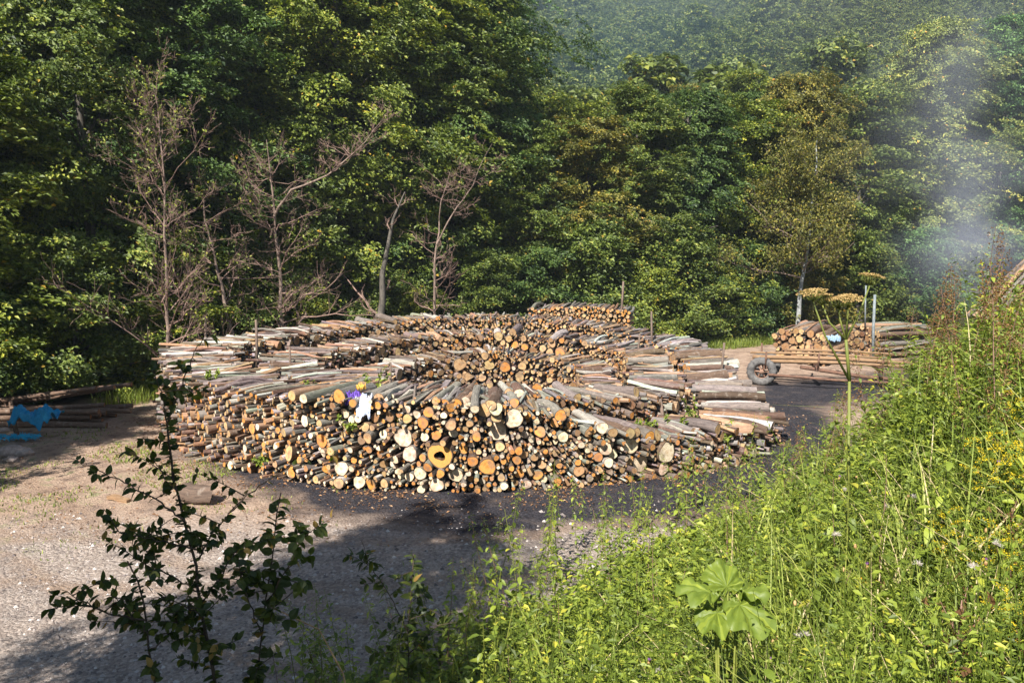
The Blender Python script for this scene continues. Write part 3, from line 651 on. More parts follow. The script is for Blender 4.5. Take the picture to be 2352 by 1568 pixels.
# ---------------------------------------------------------------- trees
def crown_mesh(name, seed, H, Rc, z0, nl, ns, nf, lsz=.15, droop=.35, mat='tree_leaf', shape=1.0, vb=0.):
    g = np.random.default_rng(seed)
    h = z0+(H-z0)*g.uniform(0, 1, nl)**.85; f = (h-z0)/(H-z0)
    env = Rc*np.sqrt(np.clip(1-(np.abs(f-.38)/.66)**2.2, .03, 1))**shape
    lobes = 1+.22*np.sin(g.uniform(0, 6.3)+h*1.3)
    az = g.uniform(0, 2*np.pi, nl); r = env*g.uniform(.55, 1.05, nl)*lobes*(1+.2*np.sin(az*3+g.uniform(0, 6)))
    E = np.stack([np.cos(az)*r, np.sin(az)*r, h+.12*r], -1); S = np.stack([0*r, 0*r, np.maximum(h-.45*r, .3)], -1)
    lt = np.repeat(np.arange(nl), ns); tt = g.uniform(.35, 1.06, nl*ns)**.7
    P = S[lt]+(E-S)[lt]*tt[:, None]; P += g.normal(0, .26, P.shape)*np.array([1, 1, .4])*(.4+.22*r[lt])[:, None]
    out = P*np.array([1, 1, 0]); out /= np.linalg.norm(out, axis=1, keepdims=True)+1e-6
    out += g.normal(0, .35, out.shape)*np.array([1, 1, 0]); out /= np.linalg.norm(out, axis=1, keepdims=True)
    tilt = g.normal(droop, .22, len(P))
    a = out*np.cos(tilt)[:, None]-np.array([0, 0, 1])*np.sin(tilt)[:, None]; b = np.cross(np.array([0, 0, 1.]), out); nrm = np.cross(a, b); nrm /= np.linalg.norm(nrm, axis=1, keepdims=True)
    nrm = np.where(nrm[:, 2:] < 0, -nrm, nrm)
    k = np.repeat(np.arange(len(P)), nf); n = len(k); sz = g.uniform(.28, .72, len(P))[k]*(Rc/4)**.5
    rr = np.sqrt(g.uniform(0, 1, n))*sz; aa = g.uniform(0, 2*np.pi, n)
    C = P[k]+a[k]*(np.cos(aa)*rr*1.25)[:, None]+b[k]*(np.sin(aa)*rr*.8)[:, None]+nrm[k]*(g.normal(0, .05, n)-.25*rr*rr)[:, None]
    Dv = a[k]*np.cos(aa*.6)[:, None]+b[k]*np.sin(aa)[:, None]*.8+g.normal(0, .35, (n, 3)); Nn = nrm[k]+g.normal(0, .38, (n, 3))
    l = g.uniform(.7, 1.25, n)*lsz
    V, q = leaf_quads(C, Dv, Nn, l, l*.62)
    v = np.clip(g.normal(.45, .2, n)+g.normal(0, .14, len(P))[k]+vb, 0, 1)
    v = np.where(g.uniform(size=n) < .012, 1, np.minimum(v, .93))
    me = mesh(name, V, [q], [M[mat]], None, [fattr(v, 1)])
    pick = g.choice(nl, min(nl, 46), replace=False); t4 = np.linspace(0, .92, 5)
    LP = S[pick][:, None]+(E-S)[pick][:, None]*t4[None, :, None]+np.array([0, 0, 1])*(np.sin(t4*np.pi)*.12)[None, :, None]*r[pick][:, None, None]
    return me, LP, r[pick]
def trunk_mesh(name, H, r, LP, lr, seed, mat, lean=0.):
    g = np.random.default_rng(seed); t = np.linspace(0, 1, 9)
    P = np.stack([lean*t*t*H+.12*np.sin(t*5+seed), .12*np.cos(t*4+seed)-.12, t*H-.25], -1)
    V, q = tubes(P[None], (r*(1-.85*t)+.01+.25*r*np.exp(-t*14))[None], 10)
    V2, q2 = tubes(LP, (np.clip(lr*.012, .012, .06)[:, None])*np.linspace(1.2, .3, LP.shape[1])[None], 5)
    return mesh(name, np.concatenate([V, V2]), [np.concatenate([q, q2+len(V)])], [M[mat]], None, (), True)
def make_tree(seed, H, Rc, z0, nl, ns, nf, kind='deciduous_tree', mat='trunk', group='trees of the wood', **kw):
    cm, LP, lr = crown_mesh('crown', seed, H, Rc, z0, nl, ns, nf, **kw)
    t = empty(kind, (0, 0, -50), 0, 'x', 'tree' if H > 5.5 else 'bush', group)
    obj('trunk', trunk_mesh('trunk', H*.93, H*.011+.02, LP, lr, seed, mat), t); obj('crown', cm, t)
    return t
LOD = 1.0
protos = [make_tree(101, 17, 4.2, 1.6, 230, 8, 58, droop=.42), make_tree(102, 15, 3.8, 1.0, 210, 8, 58, droop=.30), make_tree(103, 18.5, 4.6, 3.5, 230, 8, 58, droop=.55, shape=.8),
          make_tree(104, 12, 3.4, .5, 190, 8, 56, droop=.25), make_tree(105, 13.5, 3.6, 2.0, 190, 8, 56, droop=.5)]
bushp = [make_tree(111, 4.2, 2.0, .1, 70, 11, 34, 'hornbeam_bush', group='bushes along the edge of the wood', lsz=.12, droop=.2), make_tree(112, 3.0, 1.8, .05, 55, 11, 34, 'hornbeam_bush', group='bushes along the edge of the wood', lsz=.11, droop=.15, vb=.1)]
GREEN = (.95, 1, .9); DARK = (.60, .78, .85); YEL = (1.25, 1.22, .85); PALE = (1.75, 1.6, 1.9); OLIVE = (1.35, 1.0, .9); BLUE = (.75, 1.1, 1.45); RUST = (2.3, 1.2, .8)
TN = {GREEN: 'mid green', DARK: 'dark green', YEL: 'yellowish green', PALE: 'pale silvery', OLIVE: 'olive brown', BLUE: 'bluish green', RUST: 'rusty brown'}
# proto, x, y, scale, tint, row
TREES = [
 (0, -22, 17.5, 1.05, DARK, 0), (1, -18.3, 20.5, 1.0, GREEN, 0), (3, -16.2, 22.8, .95, YEL, 0), (0, -14.2, 26.8, 1.0, GREEN, 0), (1, -11.4, 29.2, 1.02, DARK, 0), (3, -9.6, 31.2, 1.0, GREEN, 0),
 (2, -7.0, 33.2, 1.02, YEL, 0), (1, -3.2, 35.6, 1.1, GREEN, 0), (2, -2.6, 36.6, .95, DARK, 0), (3, .9, 35.6, .80, GREEN, 0), (3, 3.4, 36.0, .82, OLIVE, 0), (1, 5.6, 36.8, .76, GREEN, 0), (4, 8.3, 38.2, .84, DARK, 0), (3, 11.2, 39.6, .92, YEL, 0),
 (4, 14.6, 41.2, .92, OLIVE, 0), (3, 18.2, 42.4, 1.0, GREEN, 0), (0, 22.6, 43.8, .88, PALE, 0), (1, 27.2, 45, .95, BLUE, 0), (0, 32, 46, .9, BLUE, 0),
 (2, -26, 22, 1.1, DARK, 1), (0, -21.5, 26, 1.1, YEL, 1), (2, -17.5, 30.5, 1.1, DARK, 1), (0, -13.2, 34, 1.15, YEL, 1), (2, -9.5, 37.2, 1.1, YEL, 1), (0, -5.2, 39, 1.12, GREEN, 1), (2, -3.6, 41, 1.05, BLUE, 1),
 (4, 3.4, 41, .95, YEL, 1), (1, 6.8, 43, .93, OLIVE, 1), (3, 10.4, 44.5, 1.1, GREEN, 1), (1, 14.0, 46.5, .95, DARK, 1), (4, 18.4, 48, 1.0, OLIVE, 1), (3, 22.8, 50, 1.05, GREEN, 1), (4, 28, 52, 1.1, PALE, 1), (0, 34, 52, 1.0, BLUE, 1), (1, 39, 54, 1.0, GREEN, 1),
 (2, -31, 28, 1.1, GREEN, 2), (0, -24, 34, 1.2, GREEN, 2), (2, -16, 41, 1.2, DARK, 2), (0, -9, 46, 1.2, GREEN, 2), (1, -5, 48, 1.2, DARK, 2), (4, 2.0, 49, .9, YEL, 2), (3, 5.6, 50, 1.05, RUST, 2), (0, 11.5, 54, .92, OLIVE, 2),
 (1, 15.5, 54, 1.12, YEL, 2), (3, 20.4, 57, 1.1, DARK, 2), (4, 25, 58, 1.1, GREEN, 2), (3, 31, 61, 1.2, OLIVE, 2), (4, 37, 62, 1.1, YEL, 2), (3, 44, 63, 1.2, BLUE, 2), (1, -24, 48, 1.2, BLUE, 2),
]
ROWN = ['at the front edge of the wood', 'in the wood\'s second row', 'up the wooded slope']
tl = sorted(range(len(TREES)), key=lambda i: TREES[i][1]/TREES[i][2]); cnt = {}; tot = {}
for i in tl: k = (TREES[i][4], TREES[i][5]); tot[k] = tot.get(k, 0)+1
for i in tl:
    p, x, y, s, c, row = TREES[i]; s *= (.86 if row and x > 2 else 1); k = (c, row); cnt[k] = cnt.get(k, 0)+1
    lb = '%s tree %s' % (TN[c], ROWN[row])
    if tot[k] > 1: lb += ', %s of %s from left' % (ordn(cnt[k]), ['zero', 'one', 'two', 'three', 'four', 'five', 'six', 'seven', 'eight', 'nine', 'ten'][tot[k]])
    dup(protos[p], (x, y, hz1(x, y)-.1), random.uniform(0, 6.28), (s*random.uniform(.95, 1.1), s*random.uniform(.95, 1.1), s), lb, c)
BUSH = [(0, -16.8, 19.5, 1.1, DARK), (1, -14.6, 21.6, 1.1, DARK), (0, -13.1, 23.6, 1.15, GREEN), (1, -12.2, 25.2, 1.0, YEL), (0, -10.9, 27.0, 1.2, YEL), (0, -9.0, 28.2, 1.0, GREEN), (1, -7.7, 28.9, 1.0, YEL),
        (0, -5.9, 31.6, .95, GREEN), (1, -3.7, 32.2, .9, YEL), (0, -1.0, 33, 1.0, GREEN), (0, 1.4, 33.4, 1.05, DARK), (0, 3.4, 33.6, 1.3, GREEN), (1, 5.4, 34.4, 1.2, YEL), (0, 7.4, 35.4, 1.25, GREEN),
        (1, 9.3, 36.3, 1.1, YEL), (0, 11.4, 37.4, 1.1, DARK), (0, 14, 38.6, 1.1, OLIVE), (0, 17, 39.2, 1.2, GREEN), (0, 20.4, 39.6, 1.2, BLUE), (0, -20.5, 16.5, 1.3, DARK)]
BUSH.sort(key=lambda b: b[1]/b[2])
for i, (p, x, y, s, c) in enumerate(BUSH):
    dup(bushp[p], (x, y, hz1(x, y)-.05), random.uniform(0, 6.28), s, '%s low bush at the foot of the wood, %s from the left' % (TN[c], ordn(i+1)), c)
# leafy tree close on the left, outside the frame: its shade falls over the near yard and the sapling
for (x, y, s, rz, lb) in ((-5.9, 2.6, .6, 1.0, 'leafy tree beside the bank that shades the near yard'), (-14.2, 13.2, .62, .5, 'leafy tree at the left that shades the pole pile'), (-5.4, -2.0, .62, 2.4, 'leafy tree behind the viewpoint that shades the bank')):
    dup(protos[2 if 'near yard' in lb else 1], (x, y, hz1(x, y)), rz, s, lb, GREEN)
for p in protos+bushp:
    for ch in list(p.children): bpy.data.objects.remove(ch)
    bpy.data.objects.remove(p)

# bare and dead trees in front of the wood
def bare_tree(name, path, r0, label, n1=26, n2=9, n3=5, seed=0, mat='dead_trunk', twig='dead_twig', L1=2.2, up=.55, spread=1.0, leaves=0, zmin=.2, tint=GREEN, lf=1):
    """path: world points of the trunk; limbs, branches and twigs grow off it"""
    g = np.random.default_rng(seed); path = np.array([list(p) for p in path], float); base = path[0].copy(); path -= base
    seg = np.concatenate([[0], np.cumsum(np.linalg.norm(np.diff(path, axis=0), axis=1))]); T = seg[-1]
    tt = np.linspace(0, 1, 14); P = np.stack([np.interp(tt*T, seg, path[:, k]) for k in range(3)], -1)
    P[1:-1, :2] += g.normal(0, .035, (12, 2))
    rt = r0*(1-.88*tt)
    root = empty(name, base, 0, label, 'tree', 'bare trees before the wood')
    V, q = tubes(P[None], rt[None], 8); obj('trunk', mesh('trunk', V, [q], [M[mat]], None, (), True), root)
    def grow(S, Dr, L, rad, K=5, curl=.25):
        n = len(S); t = np.linspace(0, 1, K)[None, :, None]; c1 = g.normal(0, curl, (n, 1, 3)); c1[..., 2] += curl*.7
        w = np.cumsum(g.normal(0, .05, (n, K, 3)), 1)*L[:, None, None]; w[:, 0] = 0
        Q = S[:, None]+Dr[:, None]*L[:, None, None]*t+c1*L[:, None, None]*t*t*.6+w
        return Q, rad[:, None]*np.linspace(1, .25, K)[None]
    u = np.sort(g.uniform(zmin, .98, n1)); S = np.stack([np.interp(u, tt, P[:, k]) for k in range(3)], -1); az = g.uniform(0, 6.28, n1)
    D1 = np.stack([np.cos(az)*spread, np.sin(az)*spread, np.full(n1, up)+g.normal(0, .25, n1)], -1); D1 /= np.linalg.norm(D1, axis=1, keepdims=True)
    L = L1*(1-.55*u)*g.uniform(.5, 1.2, n1); r = np.interp(u, tt, rt)*.42
    B1, R1 = grow(S, D1, L, r, 6)
    def sub(B, Rr, L, n, f, spreadv):
        N = len(B); k = np.repeat(np.arange(N), n); t = g.uniform(.15, .98, len(k)); K = B.shape[1]; fi = t*(K-1); i0 = np.minimum(fi.astype(int), K-2); fr = (fi-i0)[:, None]
        S = B[k, i0]*(1-fr)+B[k, i0+1]*fr; dr = B[k, i0+1]-B[k, i0]; dr /= np.linalg.norm(dr, axis=1, keepdims=True)+1e-9
        dr = dr+g.normal(0, spreadv, dr.shape); dr[:, 2] += .2; dr /= np.linalg.norm(dr, axis=1, keepdims=True)
        return grow(S, dr, L[k]*f*g.uniform(.4, 1.2, len(k))*(1-.4*t), np.maximum(Rr[k, i0]*.5, .0042), 4, .2)+(L[k]*f,)
    B2, R2, L2 = sub(B1, R1, L, n2, .45, .55); B3, R3, L3 = sub(B2, R2, L2, n3, .5, .6)
    Vs, Qs, n = [], [], 0
    for B, Rr, ns in ((B1, R1, 5), (B2, R2, 4), (B3, np.maximum(R3, .0042), 3)):
        V, q = tubes(B, Rr, ns); Vs.append(V); Qs.append(q+n); n += len(V)
    obj('branches', mesh('branches', np.concatenate(Vs), [np.concatenate(Qs)], [M[twig]], None, (), True), root)
    if leaves:
        k = g.integers(0, len(B3), leaves); C = B3[k, g.integers(1, 4, leaves)]+g.normal(0, .06 if lf == 1 else .16, (leaves, 3))
        V, q = leaf_quads(C, g.normal(0, 1, C.shape), g.normal(0, .6, C.shape)+[0, 0, 1], g.uniform(.07, .12, leaves)*lf, g.uniform(.04, .07, leaves)*lf)
        obj('crown', mesh('crown', V, [q], [M['tree_leaf']], None, [fattr(g.uniform(.2, .93, leaves), 1)]), root, None, tint)
    return root
def base_at(px, py, y): p = D(px, py, y); return (p.x, p.y, hz1(p.x, p.y)-.1)
bare_tree('bare_tree', [base_at(375, 730, 23.6), D(380, 560, 23.6), D(378, 380, 23.6), D(350, 190, 23.6)], .07, 'tallest bare reddish tree left of the stack, full of fine twigs', 50, 7, 5, 1, L1=3.1, up=1.0, zmin=.12, leaves=1300, tint=YEL)
bare_tree('bare_tree', [base_at(548, 780, 26), D(505, 640, 26), D(470, 500, 25.8), D(455, 380, 25.6)], .09, 'bare tree leaning left over the pile, with a dark curved trunk', 30, 7, 4, 2, L1=2.4, up=.5, zmin=.1, leaves=500)
bare_tree('bare_tree', [base_at(652, 770, 27), D(642, 600, 27), D(625, 450, 26.8), D(612, 320, 26.6)], .10, 'bare red twigged tree with curving side branches, behind the left stakes', 44, 7, 4, 3, L1=2.8, up=.4, zmin=.12, leaves=500)
bare_tree('bare_tree', [D(628, 500, 26.9), D(660, 440, 26.6), D(740, 410, 26.4), D(830, 340, 26.2), D(895, 250, 26)], .05, 'long red bare limb reaching up to the right above the pile', 26, 6, 4, 4, L1=1.3, up=.6, zmin=.35)
bare_tree('bare_tree', [base_at(868, 765, 29), D(880, 620, 29), D(905, 500, 29.2), D(930, 440, 29.4)], .19, 'thick grey trunk leaning right against the dark gap in the wood', 8, 4, 3, 5, 'trunk', L1=2.0, zmin=.3)
bare_tree('bare_tree', [base_at(990, 760, 28.8), D(1000, 600, 28.8), D(1010, 480, 28.8), D(1035, 390, 28.8)], .075, 'slender pale bare tree behind the centre of the stack', 22, 5, 4, 6, L1=2.1, up=.5, zmin=.25)
bare_tree('bare_tree', [D(1003, 560, 28.8), D(1040, 490, 28.6), D(1090, 420, 28.5), D(1130, 330, 28.5)], .035, 'forked pale bare limb with grey twigs right of the slender tree', 15, 6, 4, 7, L1=1.9, up=.2, zmin=.3)
bare_tree('birch_tree', [base_at(1832, 765, 36), D(1842, 660, 36), D(1860, 520, 36), D(1875, 390, 36.2), D(1880, 300, 36.5)], .12, 'slim white barked tree with thin olive foliage behind the log trailer', 40, 9, 5, 8, 'pale_trunk', 'dead_trunk', L1=3.6, up=.35, zmin=.3, leaves=26000, tint=(1.0, .80, .75), lf=1.35)

# far wooded slope: one mass
def far_wood():
    g = np.random.default_rng(5)
    srcs = []
    for k, (sd_, tint, hx) in enumerate(((301, (1.1, 1.6, 1.9), 30), (302, (1.5, 1.8, 1.6), 36), (303, (.8, 1.25, 1.8), 43))):  # teal lift in these tints paints distance haze into the leaf colour
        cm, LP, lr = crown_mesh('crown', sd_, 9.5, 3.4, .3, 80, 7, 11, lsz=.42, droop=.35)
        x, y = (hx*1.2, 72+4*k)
        t = empty('deciduous_tree', (x, y, hz1(x, y)-.3), 0, ['round haze-tinted green tree at the foot of the far slope', 'round haze-tinted yellowish tree at the foot of the far slope', 'round haze-tinted bluish tree at the foot of the far slope'][k], 'tree', 'trees of the wood')
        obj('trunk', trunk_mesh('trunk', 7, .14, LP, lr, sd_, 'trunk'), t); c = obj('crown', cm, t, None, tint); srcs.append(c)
    pts, sc = [], []
    y = 60.
    while y < 330:
        dx = 3.7+y*.006; xs = np.arange(-y*.72-4, y*.78+6, dx); 
        for x in xs:
            xx, yy = x+g.uniform(-1.6, 1.6), y+g.uniform(-1.6, 1.6)
            if y < 66 and abs(xx) < 50 and g.uniform() < .4: continue
            pts.append((xx, yy, hz1(xx, yy)-.6)); sc.append((1+.5*max(0, min(1, (105-yy)/40)))*g.uniform(.6, 1.0)*(1.35 if g.uniform() < .08 else 1))
        y += 3.9+y*.010
    me = bpy.data.meshes.new('far_wood'); me.from_pydata(pts, [], []); a = me.attributes.new('sc', 'FLOAT', 'POINT'); a.data.foreach_set('value', np.array(sc, np.float32))
    a = me.attributes.new('pick', 'INT', 'POINT'); a.data.foreach_set('value', g.integers(0, 3, len(pts)).astype(np.int32))
    o = tag(obj('far_wood', me), 'hazy far slope covered in one unbroken mass of broadleaf trees', 'wood', None, 'stuff')
    ng = bpy.data.node_groups.new('far_wood', 'GeometryNodeTree')
    ng.interface.new_socket('Geometry', in_out='INPUT', socket_type='NodeSocketGeometry'); ng.interface.new_socket('Geometry', in_out='OUTPUT', socket_type='NodeSocketGeometry')
    N, Lk = ng.nodes, ng.links; gi = N.new('NodeGroupInput'); go = N.new('NodeGroupOutput'); jn = N.new('GeometryNodeJoinGeometry')
    sca = N.new('GeometryNodeInputNamedAttribute'); sca.data_type = 'FLOAT'; sca.inputs['Name'].default_value = 'sc'
    pk = N.new('GeometryNodeInputNamedAttribute'); pk.data_type = 'INT'; pk.inputs['Name'].default_value = 'pick'
    rv = N.new('FunctionNodeRandomValue'); rv.data_type = 'FLOAT_VECTOR'; rv.inputs[0].default_value = (0, 0, 0); rv.inputs[1].default_value = (.1, .1, 6.28)
    for k, s in enumerate(srcs):
        oi = N.new('GeometryNodeObjectInfo'); oi.inputs['Object'].default_value = s; oi.inputs['As Instance'].default_value = True; oi.transform_space = 'ORIGINAL'
        ip = N.new('GeometryNodeInstanceOnPoints'); cp = N.new('FunctionNodeCompare'); cp.data_type = 'INT'; cp.operation = 'EQUAL'; cp.inputs[3].default_value = k
        Lk.new(pk.outputs[0], cp.inputs[2]); Lk.new(cp.outputs[0], ip.inputs['Selection']); Lk.new(gi.outputs[0], ip.inputs['Points']); Lk.new(oi.outputs['Geometry'], ip.inputs['Instance'])
        Lk.new(sca.outputs[0], ip.inputs['Scale']); Lk.new(rv.outputs[0], ip.inputs['Rotation']); Lk.new(ip.outputs[0], jn.inputs[0])
    Lk.new(jn.outputs[0], go.inputs[0]); md = o.modifiers.new('trees', 'NODES'); md.node_group = ng
    print('far trees', len(pts))
far_wood()

# ---------------------------------------------------------------- props in the yard
def npv(p): return np.array([p[0], p[1], p[2]], float)
# stakes driven into the stack: px, top, bottom, depth, radius, lean
STK = [(588, 733, 812, 21.2, .035, 0, 'tall dark stake standing in the left part of the stack'), (472, 725, 792, 23.6, .035, 0, 'stake behind the far left corner of the stack'),
       (665, 795, 832, 20.5, .03, 0, 'short stake between the left rings of the stack'), (897, 832, 905, 17.0, .035, -3, 'brown stake by the cloths on the front of the stack'),
       (1497, 714, 775, 26.0, .035, -3, 'slim pale stake in the back right rim of the stack'), (1431, 645, 705, 28.4, .04, 3, 'reddish stake on the raised heap at the back'),
       (1468, 765, 798, 24.5, .035, 5, 'short dark stake beside the white birch logs'), (1662, 786, 852, 22.2, .035, 6, 'dark stake at the right rim of the stack'),
       (1520, 915, 992, 18.0, .045, -14, 'thick leaning stake in the lower right of the stack'), (2009, 676, 790, 30.5, .055, 2, 'bluish grey post behind the second log stack'),
       (1989, 655, 720, 31.5, .03, 0, 'thin pale pole beside the bluish grey post')]
for k, (px, t_, b_, y, r, ln, lb) in enumerate(STK):
    a = npv(D(px-ln, b_, y)); a[2] -= .5; b = npv(D(px+ln*.3, t_, y)); m = (a+b)/2+rng.normal(0, .012, 3)
    mb = MB().tube([a-a, m-a, b-a], [r*1.1, r, r*.9], 9)
    tag(mb.build('stake', M['grey_post'] if 'bluish' in lb else M['stake'], None, a, True), lb, 'stake', 'stakes among the logs')

def board(p, q, w, t, label, name='plank'):
    p = npv(p); q = npv(q); c = (p+q)/2; d = q-p; L = np.linalg.norm(d); x, y = basis(d[None]); Rm = np.stack([x[0], y[0], d/L], 1)
    n = 9; mb = MB(); V = []
    for i in range(n):
        z = (i/(n-1)-.5)*L; k = 1-.12*(i in (0, n-1)); bow = .02*math.sin(i*.7)
        for u, v in ((-1, -1), (1, -1), (1, 1), (-1, 1)): V.append(Rm@np.array([u*w/2*k*(1+.05*math.sin(i*2.1+u)), v*t/2*k+bow, z]))
    idx = np.arange(n*4).reshape(n, 4); qd = np.stack([idx[:-1], np.roll(idx, -1, 1)[:-1], np.roll(idx, -1, 1)[1:], idx[1:]], -1).reshape(-1, 4)
    mb.add(V, qd, [idx[0, ::-1]], [idx[-1]])
    o = mb.build(name, M['plank'], None, c); return tag(o, label, 'plank' if name == 'plank' else 'firewood', 'loose split pieces' if name != 'plank' else 'boards on the stack')
board(D(535, 886, 17.8), D(640, 843, 19.2), .20, .05, 'dark weathered board slanting over the left front of the stack')
board(D(462, 842, 19.2), D(570, 856, 18.6), .14, .04, 'thin pale board lying flat on the left of the stack')
board(D(500, 876, 17.6), D(560, 868, 18.2), .12, .04, 'short brown board beside the dark slanting board')
w0 = G(250, 1140, .05); w1 = G(296, 1148, .05); board(w0, w1, .12, .07, 'pale split piece of wood lying alone on the dirt left', 'split_wood')
w0 = G(1440+340, 965+25, .35)
# lone round log left of the stack
c0 = G(458, 1152, .0); c0.z = .17
single_log((c0.x+.27, c0.y-.08, .17), (c0.x-.27, c0.y+.05, .17), .165, .17, (.12, .085, .065), np.array(CUTS['brown'])*.5, 'short thick barked log lying alone on the black ground, left front', 'logs of the round stack', ns=24, seed=77)  # cut colour darkened to paint in the end turned from the sun

def drape(name, mat, c, sx, sy, hang, rz, label, seed, cat='cloth', group=None, amp=.05):
    g = np.random.default_rng(seed); n = 26; u = np.linspace(-1, 1, n); U, Vv = np.meshgrid(u, u); a, b, e = g.uniform(0, 6, 3)
    X = U*sx*(1+.06*np.sin(Vv*3+a)+.04*np.sin(Vv*9)); Y = Vv*sy*(1+.07*np.sin(U*2.7+b)+.03*np.sin(U*10+b))
    Z = amp*(np.sin(U*5+a+Vv*2)*.6+np.sin(Vv*6+b-U*3)*.5+.4*np.sin(U*11+Vv*9+e)+.35*np.sin(U*17-Vv*4))
    k = np.clip(-Vv-.1, 0, 1); Z = Z-hang*k**1.2; Y = Y+sy*k*.7*(hang > .1)
    P = np.stack([X, Y, Z], -1).reshape(-1, 3); uvv = np.stack([U, Vv, U*0], -1).reshape(-1, 3)
    idx = np.arange(n*n).reshape(n, n); q = np.stack([idx[:-1, :-1], idx[:-1, 1:], idx[1:, 1:], idx[1:, :-1]], -1).reshape(-1, 4)
    o = obj(name, mesh(name, P, [q], [M[mat]], None, [('lp', 'FLOAT_VECTOR', 'POINT', uvv)], True), None, c); o.rotation_euler = (0, 0, rz)
    md = o.modifiers.new('thick', 'SOLIDIFY'); md.thickness = .004
    return tag(o, label, cat, group)
def on_rim(px, py, back=.12, up=.0):
    d = ray(px, py)
    for k in range(600):
        t = (13+k*.02)/d.y; p = (d.x*t, d.y*t, CAMZ+d.z*t); th = math.degrees(math.atan2(p[1]-PIT[1], p[0]-PIT[0])) % 360
        if math.hypot(p[0]-PIT[0], p[1]-PIT[1]) <= Rout(th)-.10*p[2]-back and p[2] <= H_out(th)+.2: break
    return Vector((p[0], p[1], p[2]+up))
p = on_rim(810, 908); drape('striped_cloth', 'purple_cloth', (p.x, p.y-.12, p.z+.06), .17, .16, .22, .2, 'purple striped rag draped over the front rim of the stack', 1)
p = on_rim(836, 918); drape('white_cloth', 'white_cloth', (p.x+.02, p.y-.15, p.z+.08), .15, .20, .42, -.1, 'white patterned rag hanging over the front rim beside the purple one', 2)
p = on_rim(830, 898); drape('yellow_cloth', 'yellow_cloth', (p.x, p.y, p.z+.10), .09, .07, .02, .4, 'small mustard yellow rag tucked behind the purple and white rags', 3)

# pole pile in the shade on the left
def poles_left():
    g = np.random.default_rng(8); c = G(90, 985, 0); k = 0
    words = ['lowest', 'second', 'third', 'fourth', 'fifth', 'sixth', 'seventh', 'eighth', 'ninth', 'tenth', 'eleventh', 'twelfth', 'thirteenth', 'fourteenth', 'topmost']
    for i in range(15):
        row = i//5; col_ = i % 5; y = c.y+.15+col_*.30+row*.12; z = .08+row*.15; L = g.uniform(3.4, 4.6); x = c.x-.5+g.uniform(-.5, .3); a = g.normal(.05, .07)
        rise = .0 if i < 12 else .45
        P0 = (x+L/2*math.cos(a), y+L/2*math.sin(a), z+rise); P1 = (x-L/2*math.cos(a), y-L/2*math.sin(a), z)
        single_log(P0, P1, g.uniform(.05, .08), g.uniform(.06, .09), np.array(BARKS['brown'])*1.2, CUTS['brown'], 'dark barked pole in the shaded pile by the blue tarp, %s laid' % words[i], 'poles in the shaded pile', ns=12, seed=900+i, name='pole', cat='pole', bend=.01)
    single_log(npv(G(45, 1005, 0))+[0, -.1, .1], npv(G(20, 955, 0))+[0, .1, .55], .05, .05, BARKS['brown'], CUTS['brown'], 'dark pole leaning across the front of the shaded pile', 'poles in the shaded pile', ns=12, seed=990, name='pole', cat='pole')
    p = G(75, 955, .55); drape('blue_tarp', 'blue_tarp', (p.x, p.y, .62), .55, .32, .22, -.1, 'crumpled blue tarp lying on the shaded pole pile', 5, 'tarp', amp=.13)
    p = G(52, 992, .15); mb = MB()
    for i in range(46):
        q = np.array([0, 0, .05]); pts = [q.copy()]; a = g.uniform(0, 6.28)
        for j in range(7): a += g.normal(0, .5); q = q+np.array([math.cos(a)*.09, math.sin(a)*.05, 0]); q[2] = abs(.10*math.sin(j*.9+i))+.01; pts.append(q.copy())
        mb.tube(pts, .007, 4)
    tag(mb.build('frayed_rope', M['cyan_rope'], None, (p.x, p.y-.25, .04)), 'tangled bright cyan frayed rope in front of the shaded poles', 'rope')
poles_left()
def stone(px, py, r, label, seed, grp='stones on the dirt'):
    g = np.random.default_rng(seed); n, m = 9, 12; V = [[0, 0, -1.]]
    for i in range(1, n-1):
        for j in range(m): a = math.pi*i/(n-1); b = 2*math.pi*j/m; V.append([math.sin(a)*math.cos(b), math.sin(a)*math.sin(b), -math.cos(a)])
    V.append([0, 0, 1.]); V = np.array(V); k = g.normal(0, 1, (4, 3)); f = 1+.13*sum(np.sin(V@k[i]*2.2+i) for i in range(4)); V = V*f[:, None]*np.array([1.15, .8, .55])*r
    tri = [[0, 1+(j+1) % m, 1+j] for j in range(m)]+[[len(V)-1, len(V)-1-m+j, len(V)-1-m+(j+1) % m] for j in range(m)]
    qd = [[1+i*m+j, 1+i*m+(j+1) % m, 1+(i+1)*m+(j+1) % m, 1+(i+1)*m+j] for i in range(n-3) for j in range(m)]
    p = G(px, py, 0); tag(MB().add(V, tri, qd).build('stone', M['stone'], None, (p.x, p.y, r*.3)), label, 'stone', grp)
stone(22, 1045, .27, 'large flat pinkish stone at the left edge of the yard', 1); stone(48, 1043, .2, 'second flat stone touching the large pinkish one', 2); stone(28, 1058, .13, 'small stone in front of the large pinkish one', 3)
stone(8, 990, .14, 'grey stone beside the shaded pole pile', 4); stone(905, 1560, .16, 'pale stone low on the bank, half under weeds', 5)

